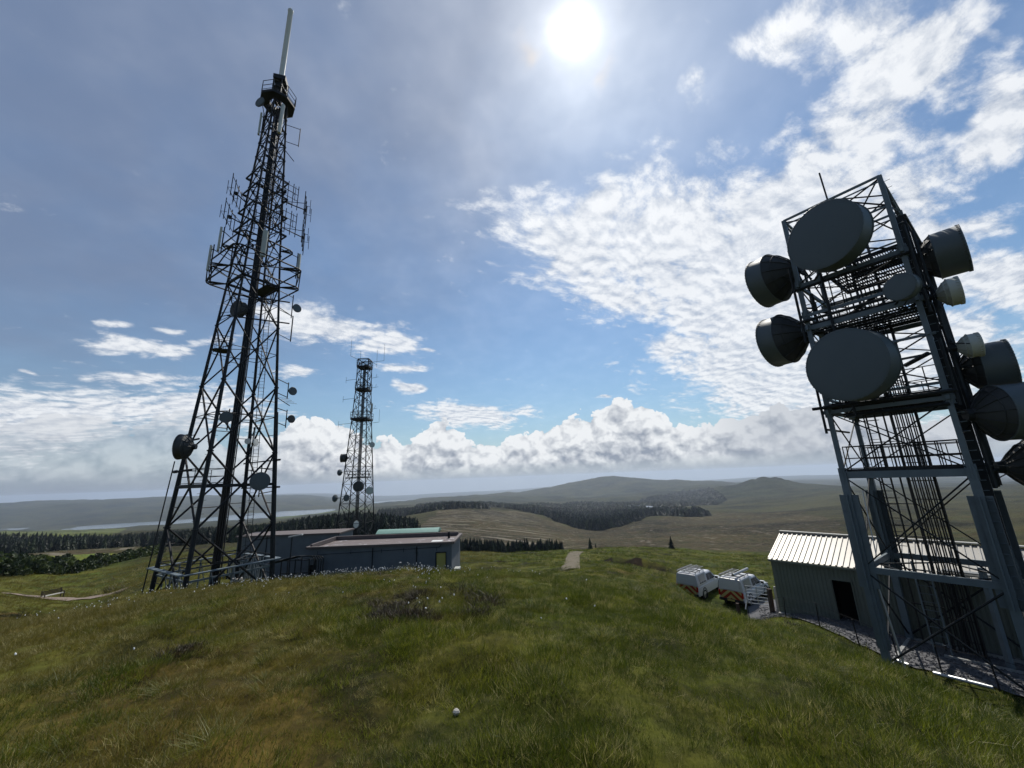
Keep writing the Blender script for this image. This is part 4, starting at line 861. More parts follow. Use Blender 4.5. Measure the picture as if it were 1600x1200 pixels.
    q = V3(-19.6, 33.1, 6.9); whip('yagi_antenna', 'thin spiky aerial between two small dishes on the right leg of the tall mast', lc(2, 7.3), q, [(lc(2, 7.3), lc(2, 7.0))], [(lc(2, 7.3).lerp(q, s) - V3(-.1, .45, -.1), lc(2, 7.3).lerp(q, s) + V3(.3, .75, .22)) for s in (.3, .5, .7, .9)], r=.035)
    q = lc(2, 32.0); whip('stub_antenna', 'short slanting rod on the right side of the upper mast', q, q + V3(.9, .2, -1.2), [(q, q + V3(0, 0, .4))], r=.035)
    # the two stout bars that carry the big drum dish
    t = left_tower_obj
    for z, e0 in ((3.75, 1.25), (1.45, 1.35)):
        p = lc(0, z); dv = (lc(1, z) - lc(0, z)).normalized(); a0 = p - dv * e0; b = MB(); b.tube(a0, p + dv * 1.9, .075, 8); b.tube(a0, a0 + dv * .55, .12, 8); b.build('carrying_bar', 'black_steel', t)
    for z in (.0, 2.1): p = lc(3, z); dv = (lc(2, z) - p).normalized(); b = MB(); b.tube(p - dv * .6, lc(2, z) + dv * .75, .055, 6); b.tube(lc(2, z) + dv * .15, lc(2, z) + dv * .8, .085, 6); b.build('carrying_bar', 'black_steel', t)
    for z in (15.9, 13.9): MB().bar(lc(0, z).lerp(lc(1, z), .5), lc(2, z) + ldir(2) * .9, .07, .1).build('carrying_bar', 'black_steel', t)

# ---- small mast behind the huts --------------------------------------------------------
SC = V3(-25.93, 65.2, 0)
def scor(z):
    s = float(np.interp(z, [-12, 10.7, 16, 22], [2.45, 1.22, .97, .9]))
    return [V3(SC.x + s * math.cos(a) * 1.414, SC.y + s * math.sin(a) * 1.414, z) for a in (3.95, 5.52, 7.09, 8.66)]
def small_tower():
    t = thing('lattice_tower', 'smaller black lattice mast standing behind the flat roofed huts', 'radio mast', (SC.x, SC.y, -12))
    nodes = [-12, -9, -6, -3, 0, 2.8, 5.4, 7.8, 10.0, 12.0, 13.8, 15.4, 17, 18.6, 20.0, 21.3]
    lattice(t, scor, nodes, lambda z: .085 if z < 10 else .07, lambda z: .042, 'black_steel', 'black_steel', mid=False, steps=False)
    b = MB()
    for x, y in ((-.22, 0), (-.1, .1), (.02, 0), (.14, .1), (.25, 0)): b.tube(SC + V3(x, y, -12), SC + V3(x * .8, y, 20.5), .06, 6)
    for z in np.arange(-11, 20, 1.2): b.bar(SC + V3(-.34, .05, z), SC + V3(.34, .05, z), .07, .06)
    b.build('feeder_cables', 'cable', t)
    for z, e in ((19.75, 1.12), (15.7, 1.1), (10.5, 1.15)):
        b = MB(); Q = [SC + (q - V3(SC.x, SC.y, q.z)) * e + V3(0, 0, z) - V3(SC.x, SC.y, 0) * 0 for q in scor(z)]; Q = [V3(q.x, q.y, z) for q in Q]
        b.add([tuple(p + V3(0, 0, h)) for h in (0, .3) for p in Q], [(3, 2, 1, 0), (4, 5, 6, 7), (0, 1, 5, 4), (1, 2, 6, 5), (2, 3, 7, 6), (3, 0, 4, 7)])
        railing(b, [p + V3(0, 0, .3) for p in Q], 1.0, .035, 1.0); b.build('platform', 'black_steel', t)
    b = MB(); Q = scor(21.3)
    for i in range(4): b.bar(Q[i], Q[(i + 1) % 4], .12, .12)
    b.build('top_frame', 'black_steel', t)
    b = MB(); c = V3(SC.x, SC.y, .9); b.add([tuple(q + V3(0, 0, h)) for h in (0, .12) for q in [scor(.9)[i].lerp(c, .1) for i in range(4)]], [(3, 2, 1, 0), (4, 5, 6, 7), (0, 1, 5, 4), (1, 2, 6, 5), (2, 3, 7, 6), (3, 0, 4, 7)])
    railing(b, [scor(.9)[i].lerp(c, .1) + V3(0, 0, .1) for i in range(4)], 1.0, .03, 1.2); b.build('rest_platform', 'black_steel', t)
    MB().bar(SC + V3(-1.5, -1.5, -12.3), SC + V3(1.5, 1.5, -12.3), 4.2, .6).build('footing', 'concrete', t)
    G1 = 'dish antennas on the smaller mast'; S = lambda k, z: scor(z)[k]; nx = lambda p: SC + (Vector(p) - SC) * .0
    D_ = lambda lab, p, yaw, r, L, **k: dish('dish_antenna', lab, p, yaw, r, L, [(SC.x + (p[0] - SC.x) * .45, SC.y + (p[1] - SC.y) * .45, p[2] - .3), (SC.x + (p[0] - SC.x) * .45, SC.y + (p[1] - SC.y) * .45, p[2] + .4)], G1, **k)
    D_('black drum dish standing out left from the smaller mast', (-28.5, 64.0, 4.2), 186, .66, .75, skin='dish_back', cap='dish_back', cone=.3)
    D_('small dish on the left edge of the smaller mast under the black drum', (-28.7, 64.2, 1.9), 160, .5, .3, kind='small', skin='shroud')
    D_('small dish lowest on the left edge of the smaller mast', (-29.0, 63.8, -2.1), 160, .55, .3, kind='small', skin='shroud')
    D_('pale round dish on the right side of the smaller mast at mid height', (-23.7, 64.5, 6.25), -50, .45, .25, kind='small', skin='shroud', cap='panel_gel')
    D_('large dark drum dish with a pale spot, low in the centre of the smaller mast', (-25.3, 63.4, -.4), -95, .78, .6, skin='dish_back', cap='dish_back')
    D_('pale round dish low on the right of the smaller mast beside the dark drum', (-23.7, 64.4, -1.15), -55, .6, .3, kind='small', skin='shroud', cap='panel_gel')
    D_('grey dish low between the left legs of the smaller mast', (-26.9, 63.2, -2.1), -100, .5, .3, kind='small', skin='dish_back', cap='radome')
    D_('small white dish near the foot of the smaller mast above the hut roof', (-25.5, 64.2, -6.2), -20, .55, .25, kind='small', skin='white_gel', cap='white_gel')
    def w(lab, a, c, arm, nm='whip_antenna'):
        o = thing(nm, lab, 'aerial', a, 'thin aerials on the smaller mast'); MB().tube(a, c, .022, 5).build('rod', 'black_steel', o); MB().path(arm, .03, 5).build('arm', 'black_steel', o)
    T = [q for q in scor(21.2)]
    w('tall upright rod on a raised arm at the top left corner of the smaller mast', (-28.3, 64.6, 22.0), (-28.3, 64.6, 25.0), [T[0], (-28.3, 64.6, 22.0)])
    w('tall upright rod on a level arm at the top right of the smaller mast', (-22.6, 65.3, 21.1), (-22.6, 65.3, 24.2), [T[2], (-22.6, 65.3, 21.1)])
    w('short rod on the top left of the smaller mast', (-26.7, 65.0, 21.3), (-26.7, 65.0, 23.0), [T[0], (-26.7, 65.0, 21.3)])
    w('rod standing just inside the tallest right rod of the smaller mast', (-23.9, 65.4, 20.0), (-23.9, 65.4, 23.2), [T[1], (-23.9, 65.4, 20.4)])
    for lab, z, x in (('upper', 17.6, -28.9), ('middle', 14.2, -29.2), ('lower', 9.9, -29.7)):
        w(lab + ' of three thin side arms with a short upright rod left of the smaller mast', (x, 64.8, z - .5), (x, 64.8, z + .6), [S(0, z), (x, 64.8, z)])
    w('upright rod on the right of the smaller mast beside its lowest high platform', (-23.1, 65.6, 10.2), (-23.1, 65.6, 12.4), [S(2, 10.2), (-23.1, 65.6, 10.2)])
    for hl, z in (('highest', 18.2), ('middle', 16.4), ('lowest', 12.6)): w(hl + ' of three short stubs on the right edge of the smaller mast', (-23.9, 65.4, z), (-23.8, 65.4, z + .5), [S(2, z), (-23.5, 65.4, z)], 'stub_antenna')
    panel('panel_antenna', 'short pale panel on the right edge of the smaller mast at mid height', (-24.2, 64.9, 12.6), -30, 1.5, .35, .25, S(1, 12.6), None)

# ---- stout tower on the right ----------------------------------------------------------
TA, TD, TC, TB = V3(14.281, 17.357, 0), V3(16.498, 14.425, 0), V3(19.830, 16.916, 0), V3(17.614, 19.848, 0)
E1 = (TD - TA).normalized(); E2 = (TC - TD).normalized(); W1 = (TD - TA).length; W2 = (TC - TD).length
def tp(s, t, z): return TA + E1 * s + E2 * t + V3(0, 0, z)
def right_tower():
    t = thing('dish_tower', 'stout square steel tower crowded with big round dishes, beside the pale roofed shed', 'radio tower', tuple((TA + TC) / 2 + V3(0, 0, -7.8)))
    cs = [TA, TD, TC, TB]; mid_ = (TA + TC) / 2
    for k, c in enumerate(cs):
        b = MB(); up = E1
        b.bar(c + V3(0, 0, -.3), c + V3(0, 0, 12.3), .17, .17, up=up)
        z = -7.8
        b.bar(c + V3(0, 0, -7.8), c + V3(0, 0, -.3), .24, .24, up=up)
        dd = (c - mid_).normalized()
        for g0, g1, w in ((-4.9, -1.25, .62), (-7.1, -4.9, .40) if k == 0 else (-4.9, -1.3, .61)):
            b.bar(c + V3(0, 0, g0), c + V3(0, 0, g1), w, .035, up=E2); b.bar(c + E2 * .13 + V3(0, 0, g0), c + E2 * .13 + V3(0, 0, g1), w, .03, up=E2); b.bar(c + V3(0, 0, g0), c + V3(0, 0, g1), w * .9, .035, up=E1)
        for zz in (-4.2, -.4, 2.4, 7.0, 8.6): b.bar(c + V3(0, 0, zz - .28), c + V3(0, 0, zz + .28), .3, .04, up=E2); b.bar(c + V3(0, 0, zz - .28), c + V3(0, 0, zz + .28), .3, .04, up=E1)
        z = -7
        while z < 12: b.tube(c + dd * .1 + V3(0, 0, z), c + dd * .1 + E1 * .22 + V3(0, 0, z), .012, 4); z += .35
        b.box(c + V3(0, 0, -7.82), (.55, .55, .08), .7)
        b.build('leg', 'galv', t)
    def ringb(_, z, w, h, ext=0.):
        b = MB()
        for p, q in ((0, 1), (1, 2), (2, 3), (3, 0)):
            dv = (cs[q] - cs[p]).normalized(); b.bar(cs[p] - dv * ext + V3(0, 0, z), cs[q] + dv * ext + V3(0, 0, z), w, h, up=(0, 0, 1))
        b.build('ring_beam', 'galv', t)
    b = MB()
    ringb(b, -.42, .1, .28, .1); ringb(b, -4.2, .1, .24, .1)
    ringb(b, 2.35, .1, .16, .25); ringb(b, 12.3, .09, .09); ringb(b, 12.05, .05, .05); ringb(b, 10.8, .07, .07); ringb(b, 8.6, .1, .18, .25); ringb(b, 7.05, .08, .14, .2); ringb(b, 6.4, .1, .22, .3); ringb(b, 4.9, .08, .1, .2); ringb(b, 2.95, .08, .1)
    b = MB(); F4 = [(0, 1), (1, 2), (3, 2), (0, 3)]
    for z0, z1, r in ((-7.6, -4.3, .038), (-4.1, -.5, .03), (-.3, 2.3, .03), (3.0, 4.9, .03), (4.9, 6.3, .03), (7.1, 8.5, .03), (8.7, 10.8, .035), (10.8, 12.2, .035)):
        for p, q in F4: b.tube(cs[p] + V3(0, 0, z0), cs[q] + V3(0, 0, z1), r, 6); b.tube(cs[q] + V3(0, 0, z0), cs[p] + V3(0, 0, z1), r, 6)
    for z in (-4.3, -.5, 2.4, 12.3): M4 = [(cs[i] + cs[(i + 1) % 4]) / 2 + V3(0, 0, z) for i in range(4)]; [b.tube(M4[i], M4[(i + 1) % 4], .035, 5) for i in range(4)]
    mAD = (TA + TD) / 2 + V3(0, 0, 12.3); b.tube(mAD, TC + V3(0, 0, 10.9), .035, 5); b.tube(mAD, TD + V3(0, 0, 10.8), .04, 5); b.tube(mAD, TA + V3(0, 0, 10.8), .04, 5); b.tube(TD + V3(0, 0, 12.3), TA.lerp(TD, .5) + E2 * 2 + V3(0, 0, 11.0), .035, 5)
    b.tube(TC + V3(0, 0, 12.3), TC + E1 * .5 + V3(0, 0, 8.6), .06, 6); b.tube(TD + V3(0, 0, 12.3), TC + V3(0, 0, 11.4), .05, 6)
    b.build('bracing', 'steel', t)
    MB().tube(mAD, mAD + V3(-.05, 0, 1.55), .035, 6).build('lightning_rod', 'steel', t)
    # feeder bundle and ladder
    b = MB()
    for i in range(9): s = 1.5 + i * .085; b.tube(tp(s, 3.35 + .12 * (i % 2), -7.6), tp(s, 3.35 + .12 * (i % 2), [8.5, 12, 6, 11, 8, 12, 6.5, 9, 4, 8.3, 3][i]), .027, 6)
    for s in (1.44, 2.28): b.bar(tp(s, 3.5, -7.7), tp(s, 3.55, 11.8), .09, .07)
    for z in np.arange(-7.2, 11.6, .8): b.bar(tp(1.4, 3.5, z), tp(2.32, 3.5, z), .04, .04)
    b.build('feeder_cables', 'cable', t)
    b = MB()
    for s, tt, z1 in ((.55, 3.5, 8), (1.25, 3.1, 10), (.9, 3.3, 6.4)): b.tube(tp(s, tt, -7.6), tp(s, tt, z1), .035, 6)
    for z in np.arange(-6, 7, 1.4): b.bar(tp(.5, 3.3, z), tp(1.5, 3.3, z), .04, .04)
    b.build('riser_pipes', 'cable', t)
    ladder(t, tp(.62, 3.75, -4.0), tp(.62, 3.75, 11.5), E1, .42, 'steel', .3, cage=-E2 * .22)
    ladder(t, tp(1.15, 3.0, -7.7), tp(1.15, 3.0, -4.2), E1, .5, 'galv', .3)
    # platforms
    def plat(z, s0, s1, t0, t1, dens=.14, rail=True, nm='platform'):
        b = MB()
        for s in np.arange(s0, s1 + .01, dens): b.bar(tp(s, t0, z), tp(s, t1, z), .03, .05, up=(0, 0, 1))
        for tt in np.arange(t0, t1 + .01, .5): b.bar(tp(s0, tt, z - .05), tp(s1, tt, z - .05), .05, .07, up=(0, 0, 1))
        for p, q in (((s0, t0), (s1, t0)), ((s1, t0), (s1, t1)), ((s1, t1), (s0, t1)), ((s0, t1), (s0, t0))): b.bar(tp(*p, z), tp(*q, z), .06, .18, up=(0, 0, 1))
        if rail: railing(b, [tp(s0, t0, z), tp(s1, t0, z), tp(s1, t1, z), tp(s0, t1, z)], 1.05, .02, .55)
        b.build(nm, 'steel', t)
    plat(-.28, .35, W1 - .2, 2.6, W2 - .1); plat(-.27, .15, W1 - .15, .15, .75, rail=True); plat(2.65, -.1, W1 + .1, .2, W2 + .1, .1); plat(6.55, -.1, W1 + .1, .1, W2 - .3, .1); plat(8.95, 1.0, W1 - .1, 1.2, W2 - .1, .09, rail=False)
    plat(9.7, 1.5, W1, 2.0, W2, .09, rail=False)
    b = MB()                                                                        # stubs, booms and clutter between the dishes
    for z, s0, s1, tt in ((6.75, -.4, W1 + .4, -.2), (6.2, -.3, W1 + .3, .5), (2.1, .6, W1, -.1), (8.4, -.3, W1 + .2, -.12), (2.55, -.5, W1 + .3, -.25)): b.tube(tp(s0, tt, z), tp(s1, tt, z), .07, 8)
    for s in (-.18, .95, W1 + .25): b.tube(tp(s, -.2, 5.7), tp(s, -.2, 9.6), .055, 8); b.tube(tp(s, -.25, 1.4 if s < .5 else 2), tp(s, -.25, 4.6), .05, 8)
    for z in (1.6, 6.9, 5.2, 10.2): b.tube(tp(W1 + .35, .2, z), tp(W1 + .35, W2 - .2, z), .05, 6); b.tube(tp(-.25, .2, z), tp(-.25, W2 - .6, z), .05, 6)
    for tt in (.5, 1.6, 2.9): b.bar(tp(W1 + .4, tt, -1.0), tp(W1 + .4, tt, 9.5), .09, .09); 
    b.bar(tp(W1 + .14, 1.1, -3), tp(W1 + .14, 1.1, 10.6), .3, .14, up=E2)
    for tt in (.9, 2.6): b.bar(tp(-.25, tt, 4.6), tp(-.25, tt, 10.8), .09, .09)
    b.tube(tp(W1, 1, 8.0), tp(1.2, 2.2, 7.2), .08, 8); b.tube(tp(W1 - .2, .3, 4.2), tp(W1 - 1.0, 1.2, 4.05), .09, 8)
    b.path([tp(.35, .2, 8.1), tp(.35, .2, 7.2), tp(.9, .6, 7.0), tp(1.2, .8, 7.05)], .07, 8)
    b.path([tp(-.1, .5, 7.6), tp(.2, .5, 7.5), tp(.3, .5, 6.6)], .05, 6)
    b.build('antenna_booms', 'steel', t)
    # ground beams, cable bridge
    b = MB()
    b.bar(TA + V3(0, 0, -7.75), TB + V3(0, 0, -7.75), .12, .14); b.bar(TB + V3(0, 0, -7.75), TC + V3(0, 0, -7.75), .12, .14); b.bar(tp(1.2, 2.8, -7.74), tp(W1 - .2, 2.9, -7.74), .14, .12)
    MB().bar(tp(1.8, 4.0, -7.7), tp(1.8, 4.0, -4.7), .12, .12).build('bridge_post', 'steel', t); MB().bar(tp(2.9, 3.1, -7.7), tp(2.9, 3.1, -4.2), .16, .16).build('bridge_post', 'galv', t)
    b.bar(tp(1.5, W2 + .2, -4.75), tp(5.5, W2 + .1, -4.75), .5, .06, up=(0, 0, 1)); b.bar(tp(1.5, W2 + .2, -5.1), tp(5.5, W2 + .1, -5.1), .5, .05, up=(0, 0, 1))
    for i in range(5): b.bar(tp(1.6, W2 + .05 + .09 * i, -4.66), tp(5.4, W2 - .05 + .09 * i, -4.66), .05, .05)
    for s in np.arange(1.6, 5.5, .6): b.bar(tp(s, W2 + .15, -5.1), tp(s, W2 + .15, -4.7), .04, .5)
    b.build('cable_bridge', 'galv_light', t)
    b = MB(); b.tube(TA + E1 * .5 + V3(0, 0, -7.7), TA + E1 * .18 + E2 * .2 + V3(0, 0, -4.3), .035, 8); b.tube(TA + E1 * .45 + V3(0, 0, -3.6), TA + E1 * .4 + E2 * .5 + V3(0, 0, -1.1), .02, 6); b.build('pole', 'galv_light', t)
    for c in cs: MB().box(c + V3(0, 0, -7.98), (.9, .9, .3), .65).build('footing', 'concrete', t)
    return t
def right_dishes():
    G1 = 'dish antennas on the stout right tower'
    def D_(lab, p, yaw, r, L, an, **k): return dish('drum_antenna' if k.get('kind', 'drum') == 'drum' else 'dish_antenna', lab, p, yaw, r, L, an, G1, **k)
    D_('biggest flat grey drum face at the top of the stout tower below the rod', (13.9, 15.03, 9.87), -158, 1.46, .75, [tp(.6, 0, 8.6), tp(2.2, 0, 8.6), tp(.5, 0, 10.8), tp(2.6, 0, 10.8)], cone=.35)
    D_('lower of the two biggest flat grey drum faces, halfway up the stout tower', (13.69, 15.31, 4.02), -159, 1.46, .75, [tp(.5, 0, 2.4), tp(2.2, 0, 2.4), tp(.4, 0, 5.2), tp(2.4, 0, 5.2)], cone=.35)
    D_('smaller flat grey round face right of centre between the two biggest drums', (15.13, 13.72, 6.63), -163, .51, .3, [tp(3.0, 0, 6.4), tp(2.8, 0, 7.05)], cone=.6, cap='shroud')
    D_('dark backed drum pointing left, upper of two on the left side of the stout tower', (14.3, 19.95, 10.1), 116, 1.36, .85, [tp(0, 1.2, 9.6), tp(0, 2.2, 10.4), tp(0, .8, 9.0)], cone=.72)
    D_('dark backed drum pointing left, lower of two on the left side of the stout tower', (14.1, 19.8, 6.55), 116, 1.3, .8, [tp(0, 1.0, 6.3), tp(0, 2.0, 6.9), tp(0, .7, 5.6)], cone=.72)
    D_('drum pointing right at the upper right of the stout tower, ribbed back showing', (18.85, 14.2, 8.5), -50, .98, .85, [tp(W1, .9, 8.7), tp(W1, 2.0, 9.4)], cone=.55)
    D_('drum pointing right behind a small pale dish on the right of the stout tower', (19.25, 14.35, 3.55), -46, .95, .8, [tp(W1, 1.4, 3.3), tp(W1, 2.4, 4.0)], cone=.6)
    D_('drum with ribbed back towards the viewer, cut by the right picture edge', (18.55, 13.7, 1.65), -22, 1.0, 1.0, [tp(W1, .3, 1.3), tp(W1, .9, 2.1)], cone=.6)
    D_('lowest drum on the right of the stout tower, mostly beyond the picture edge', (19.65, 14.2, -.3), -32, 1.0, .7, [tp(W1, 1.0, -.6), tp(W1, 2.2, .2)], cone=.75)
    D_('small pale conical dish on the upper right edge of the stout tower', (17.72, 13.93, 6.5), -46, .55, .32, [tp(W1 + .4, 1.0, 6.4), tp(W1 + .4, 1.0, 7.2)], skin='panel_gel', cap='panel_gel', back_m='panel_gel', cone=.6)
    D_('small pale dish in front of a larger drum right of the stout tower', (17.76, 13.93, 4.25), -42, .45, .3, [tp(W1 + .4, .5, 4.1), tp(W1 + .4, .5, 4.9)], skin='panel_gel', cap='panel_gel', back_m='panel_gel', cone=.7)
left_tower_obj = left_tower(); left_antennas(); small_tower(); right_tower(); right_dishes()
# ------------------------------------------------------------------ conifers
cm_ = leafy('conifer foliage', srgb(22, 32, 20), srgb(52, 64, 36), transl=.12, patch=18, vary=.8)
bm_ = leafy('bush foliage', srgb(38, 50, 24), srgb(78, 90, 44), transl=.25, patch=6)
bark = mat('bark', (.09, .07, .055), .9, 0, .3, 8, .1)
def conifer(seed, tiers=9, w=.23, parts=False):
    r = random.Random(seed); V = []; Fs = []; n = 9
    for k in range(tiers):
        f = k / tiers; z0 = .08 + .86 * f; R = w * (1 - f) ** .8 * r.uniform(.85, 1.15) + .012; dz = .18 * (1 - f * .5)
        o = len(V); V.append((r.uniform(-.01, .01), r.uniform(-.01, .01), min(1.0, z0 + dz)))
        ph = r.uniform(0, 6.28)
        for i in range(2 * n):
            a = ph + math.pi * i / n; q = R * (r.uniform(.75, 1.2) if i % 2 == 0 else r.uniform(.35, .6)); V.append((q * math.cos(a), q * math.sin(a), z0 - (.03 if i % 2 == 0 else -.02) + r.uniform(-.015, .015)))
        for i in range(2 * n): Fs.append((o, o + 1 + i, o + 1 + (i + 1) % (2 * n)))
    return V, Fs
def wood_points(poly, n, r_bias=1.0):
    rs = [p[1] for p in poly]; as_ = [p[0] for p in poly]; r0, r1 = min(rs), max(rs); out = []
    X = []; Y = []
    while sum(len(q) for q in X) < n:
        m = n * 2; a = rng.uniform(min(as_), max(as_), m); r = np.exp(rng.uniform(math.log(r0), math.log(r1), m)); k = in_poly(a, r, poly)
        a, r = a[k], r[k]; X.append(r * np.sin(np.radians(a))); Y.append(r * np.cos(np.radians(a)))
    return np.concatenate(X)[:n], np.concatenate(Y)[:n]
cp_ = []
for i in range(5):
    V_, F_ = conifer(100 + i, 9 + i % 3, .2 + .03 * (i % 3)); cp_.append(proto('spruce', V_, F_, cm_))
def wood(name, poly, n, hmin, hmax, label, gap=None):
    x, y = wood_points(poly, n); r = np.hypot(x, y); a = np.degrees(np.arctan2(x, y))
    k = np.ones(len(x), bool)
    if gap: k &= (vnoise(x, y, gap[0], 61) + .5 * vnoise(x, y, gap[0] * .4, 62)) > gap[1]
    k &= ~((np.abs(x - lx) < 70) & (np.abs(y - ly) < 150)) if name == 'conifer_forest' else True
    k &= ~((np.abs(x - lx) < 70) & (y < ly) & (y > ly - 420)) if name == 'conifer_forest' else True
    x, y, r = x[k], y[k], r[k]; s = rng.uniform(hmin, hmax, len(x)) * (1 + .25 * vnoise(x, y, 70, 60)) * (1 + (.85 * np.clip((a[k] + 30) / 8, 0, 1) if name == 'conifer_wood' else 0))
    wd = s * np.clip(r / 520, 1.0, 3.2)
    scatter(name, np.stack([x, y, height(x, y) - .4], -1), np.stack([wd, wd, s], -1), rng.uniform(0, 6.28, len(x)), cp_, label, 'forest', .03)
wood('conifer_wood', WOODS[0], 5200, 4.5, 8.0, 'dark conifer wood behind the masts on the left slope')
wood('conifer_plantation', WOODS[1], 1500, 12, 17, 'dark plantation on the rise beyond the felled hillside')
wood('conifer_forest', WOODS[2], 9500, 13, 20, 'large dark conifer forest filling the valley around the small lake')
wood('conifer_belt', WOODS[3], 330, 2.0, 4.6, 'low row of young conifers just beyond the green slope')
xs, ys = wood_points([(-58, 118), (-50, 112), (-45, 130), (-41.5, 150), (-41, 170), (-46, 160), (-52, 142), (-58, 136)], 420)
def blob(seed):
    r = random.Random(seed); V = []; Fs = []
    for i in range(150):
        a = r.uniform(0, 6.28); ph = r.uniform(-.1, 1.5); q = r.uniform(.6, 1.0); c = V3(math.cos(a) * math.cos(ph) * q * .55, math.sin(a) * math.cos(ph) * q * .55, .15 + math.sin(ph) * q * .7)
        d = V3(r.gauss(0, 1), r.gauss(0, 1), r.gauss(0, 1)).normalized(); e = d.cross(V3(r.gauss(0, 1), r.gauss(0, 1), .3)).normalized(); o = len(V)
        V += [tuple(c - d * .09), tuple(c + e * .09), tuple(c + d * .11), tuple(c - e * .08)]; Fs.append((o, o + 1, o + 2, o + 3))
    return V, Fs
bp_ = [proto('bush', *blob(i), bm_) for i in (1, 2, 3)]
scatter('bushes', np.stack([xs, ys, height(xs, ys)], -1), rng.uniform(.8, 3.2, len(xs)) * (1 + .8 * vnoise(xs, ys, 14, 77)), rng.uniform(0, 6.28, len(xs)), bp_, 'dark line of bushes along the foot of the left slope', 'bushes', .1)
def single_tree(label, a, r, h):
    x, y = pol(a, r); z = H(x, y); t = thing('pine_tree', label, 'tree', (x, y, z - .1), 'lone conifers beyond the green slope')
    V_, F_ = conifer(int(a * 10) + 5, 10, .26); MB().add([(x + p[0] * h, y + p[1] * h, z + p[2] * h) for p in V_], F_).build('crown', cm_, t)
    MB().tube((x, y, z - .3), (x, y, z + h * .5), h * .025, 6, h * .01).build('trunk', bark, t)
single_tree('lone small conifer above the track end, left one of two', 9.9, 132, 4.0)
single_tree('lone small conifer on the skyline of the green slope above the cars', 20.3, 126, 4.0)
single_tree('tiny leaning conifer beside the left lone one', 10.6, 130, 2.0)

grass(); cotton()
# ------------------------------------------------------------------ tracks, yard, pads
trk = mat('pale worn track', srgb(104, 97, 84), .95, 0, .3, 1.2, .1, bump=.6, bscale=12, stain=(srgb(66, 68, 40), .52))
sheet('track', [((3.3, 33.2), (4.8, 32.8)), ((6.7, 58), (8.4, 57.4)), ((10.6, 84.5), (13.0, 83.0))], trk, .05, fringe=.06)
pad = mat('pale pad', srgb(122, 110, 100), .95, 0, .15, 2, .1, bump=.4, bscale=30)
sheet('path', [((-50.2, 39.2), (-50.0, 41.0)), ((-47.2, 38.9), (-47.6, 44.4)), ((-44.0, 41.6), (-43.6, 44.2)), ((-40.6, 43.6), (-40.3, 44.3))], pad, .06, fringe=.08)
grv = mat('grey gravel', (.115, .115, .12), .95, 0, .55, 9, .2, bump=1.0, bscale=24)
ga = np.linspace(27.8, 60, 34)
sheet('gravel_yard', [(pol(a, float(fence_r(a)) + (1.2 if a < 31 else 0)), pol(a, 38)) for a in ga], grv, .06, n=40, fringe=.02)
def stones():
    pr = []
    for i in range(4):
        r = random.Random(i); b = MB().rev((0, 0, 0), (0, 0, 1), [(-.4, .3), (0, .8), (.3, .7), (.5, .2)], 6, True, True); pr.append(proto('stone', [tuple(c * r.uniform(.8, 1.25) for c in v) for v in b.v], b.f, grv))
    a = rng.uniform(29, 58, 9000); f = fence_r(a); r = f + rng.uniform(0.05, 8.5, 9000) ** 1.0; x, y = r * np.sin(np.radians(a)), r * np.cos(np.radians(a))
    scatter('gravel_stones', np.stack([x, y, height(x, y) + .07], -1), rng.uniform(.02, .06, 9000), rng.uniform(0, 6.28, 9000), pr, 'loose grey stones covering the yard under the stout tower', 'gravel', .5)
stones()
# ------------------------------------------------------------------ flat roofed huts
def quad_prism(b, P, z0, z1):
    n = len(P); b.add([(x, y, z0) for x, y in P] + [(x, y, z1) for x, y in P], [tuple(range(n))[::-1], tuple(range(n, 2 * n))] + [(i, (i + 1) % n, n + (i + 1) % n, n + i) for i in range(n)])
def wall_with_hole(b, p, q, z0, z1, holes, th=.25):
    p, q = V3(*p, 0), V3(*q, 0); L = (q - p).length; d = (q - p) / L; nrm = V3(-d.y, d.x, 0)
    xs_ = sorted({0, L} | {h[0] for h in holes} | {h[1] for h in holes}); zs_ = sorted({z0, z1} | {h[2] for h in holes} | {h[3] for h in holes})
    for xa, xb in zip(xs_, xs_[1:]):
        for za, zb in zip(zs_, zs_[1:]):
            cx, cz = (xa + xb) / 2, (za + zb) / 2
            if any(h[0] < cx < h[1] and h[2] < cz < h[3] for h in holes): continue
            o = [p + d * xa, p + d * xb]; V = [o[0] + V3(0, 0, za), o[1] + V3(0, 0, za), o[1] + V3(0, 0, zb), o[0] + V3(0, 0, zb)]; b.add([tuple(v) for v in V], [(0, 1, 2, 3)])
    for xa, xb, za, zb in holes:
        F0 = [p + d * xa, p + d * xb]; c = [F0[0] + V3(0, 0, za), F0[1] + V3(0, 0, za), F0[1] + V3(0, 0, zb), F0[0] + V3(0, 0, zb)]; k = [v + nrm * th for v in c]
        b.add([tuple(v) for v in c + k], [(0, 4, 5, 1), (1, 5, 6, 2), (2, 6, 7, 3), (3, 7, 4, 0)])
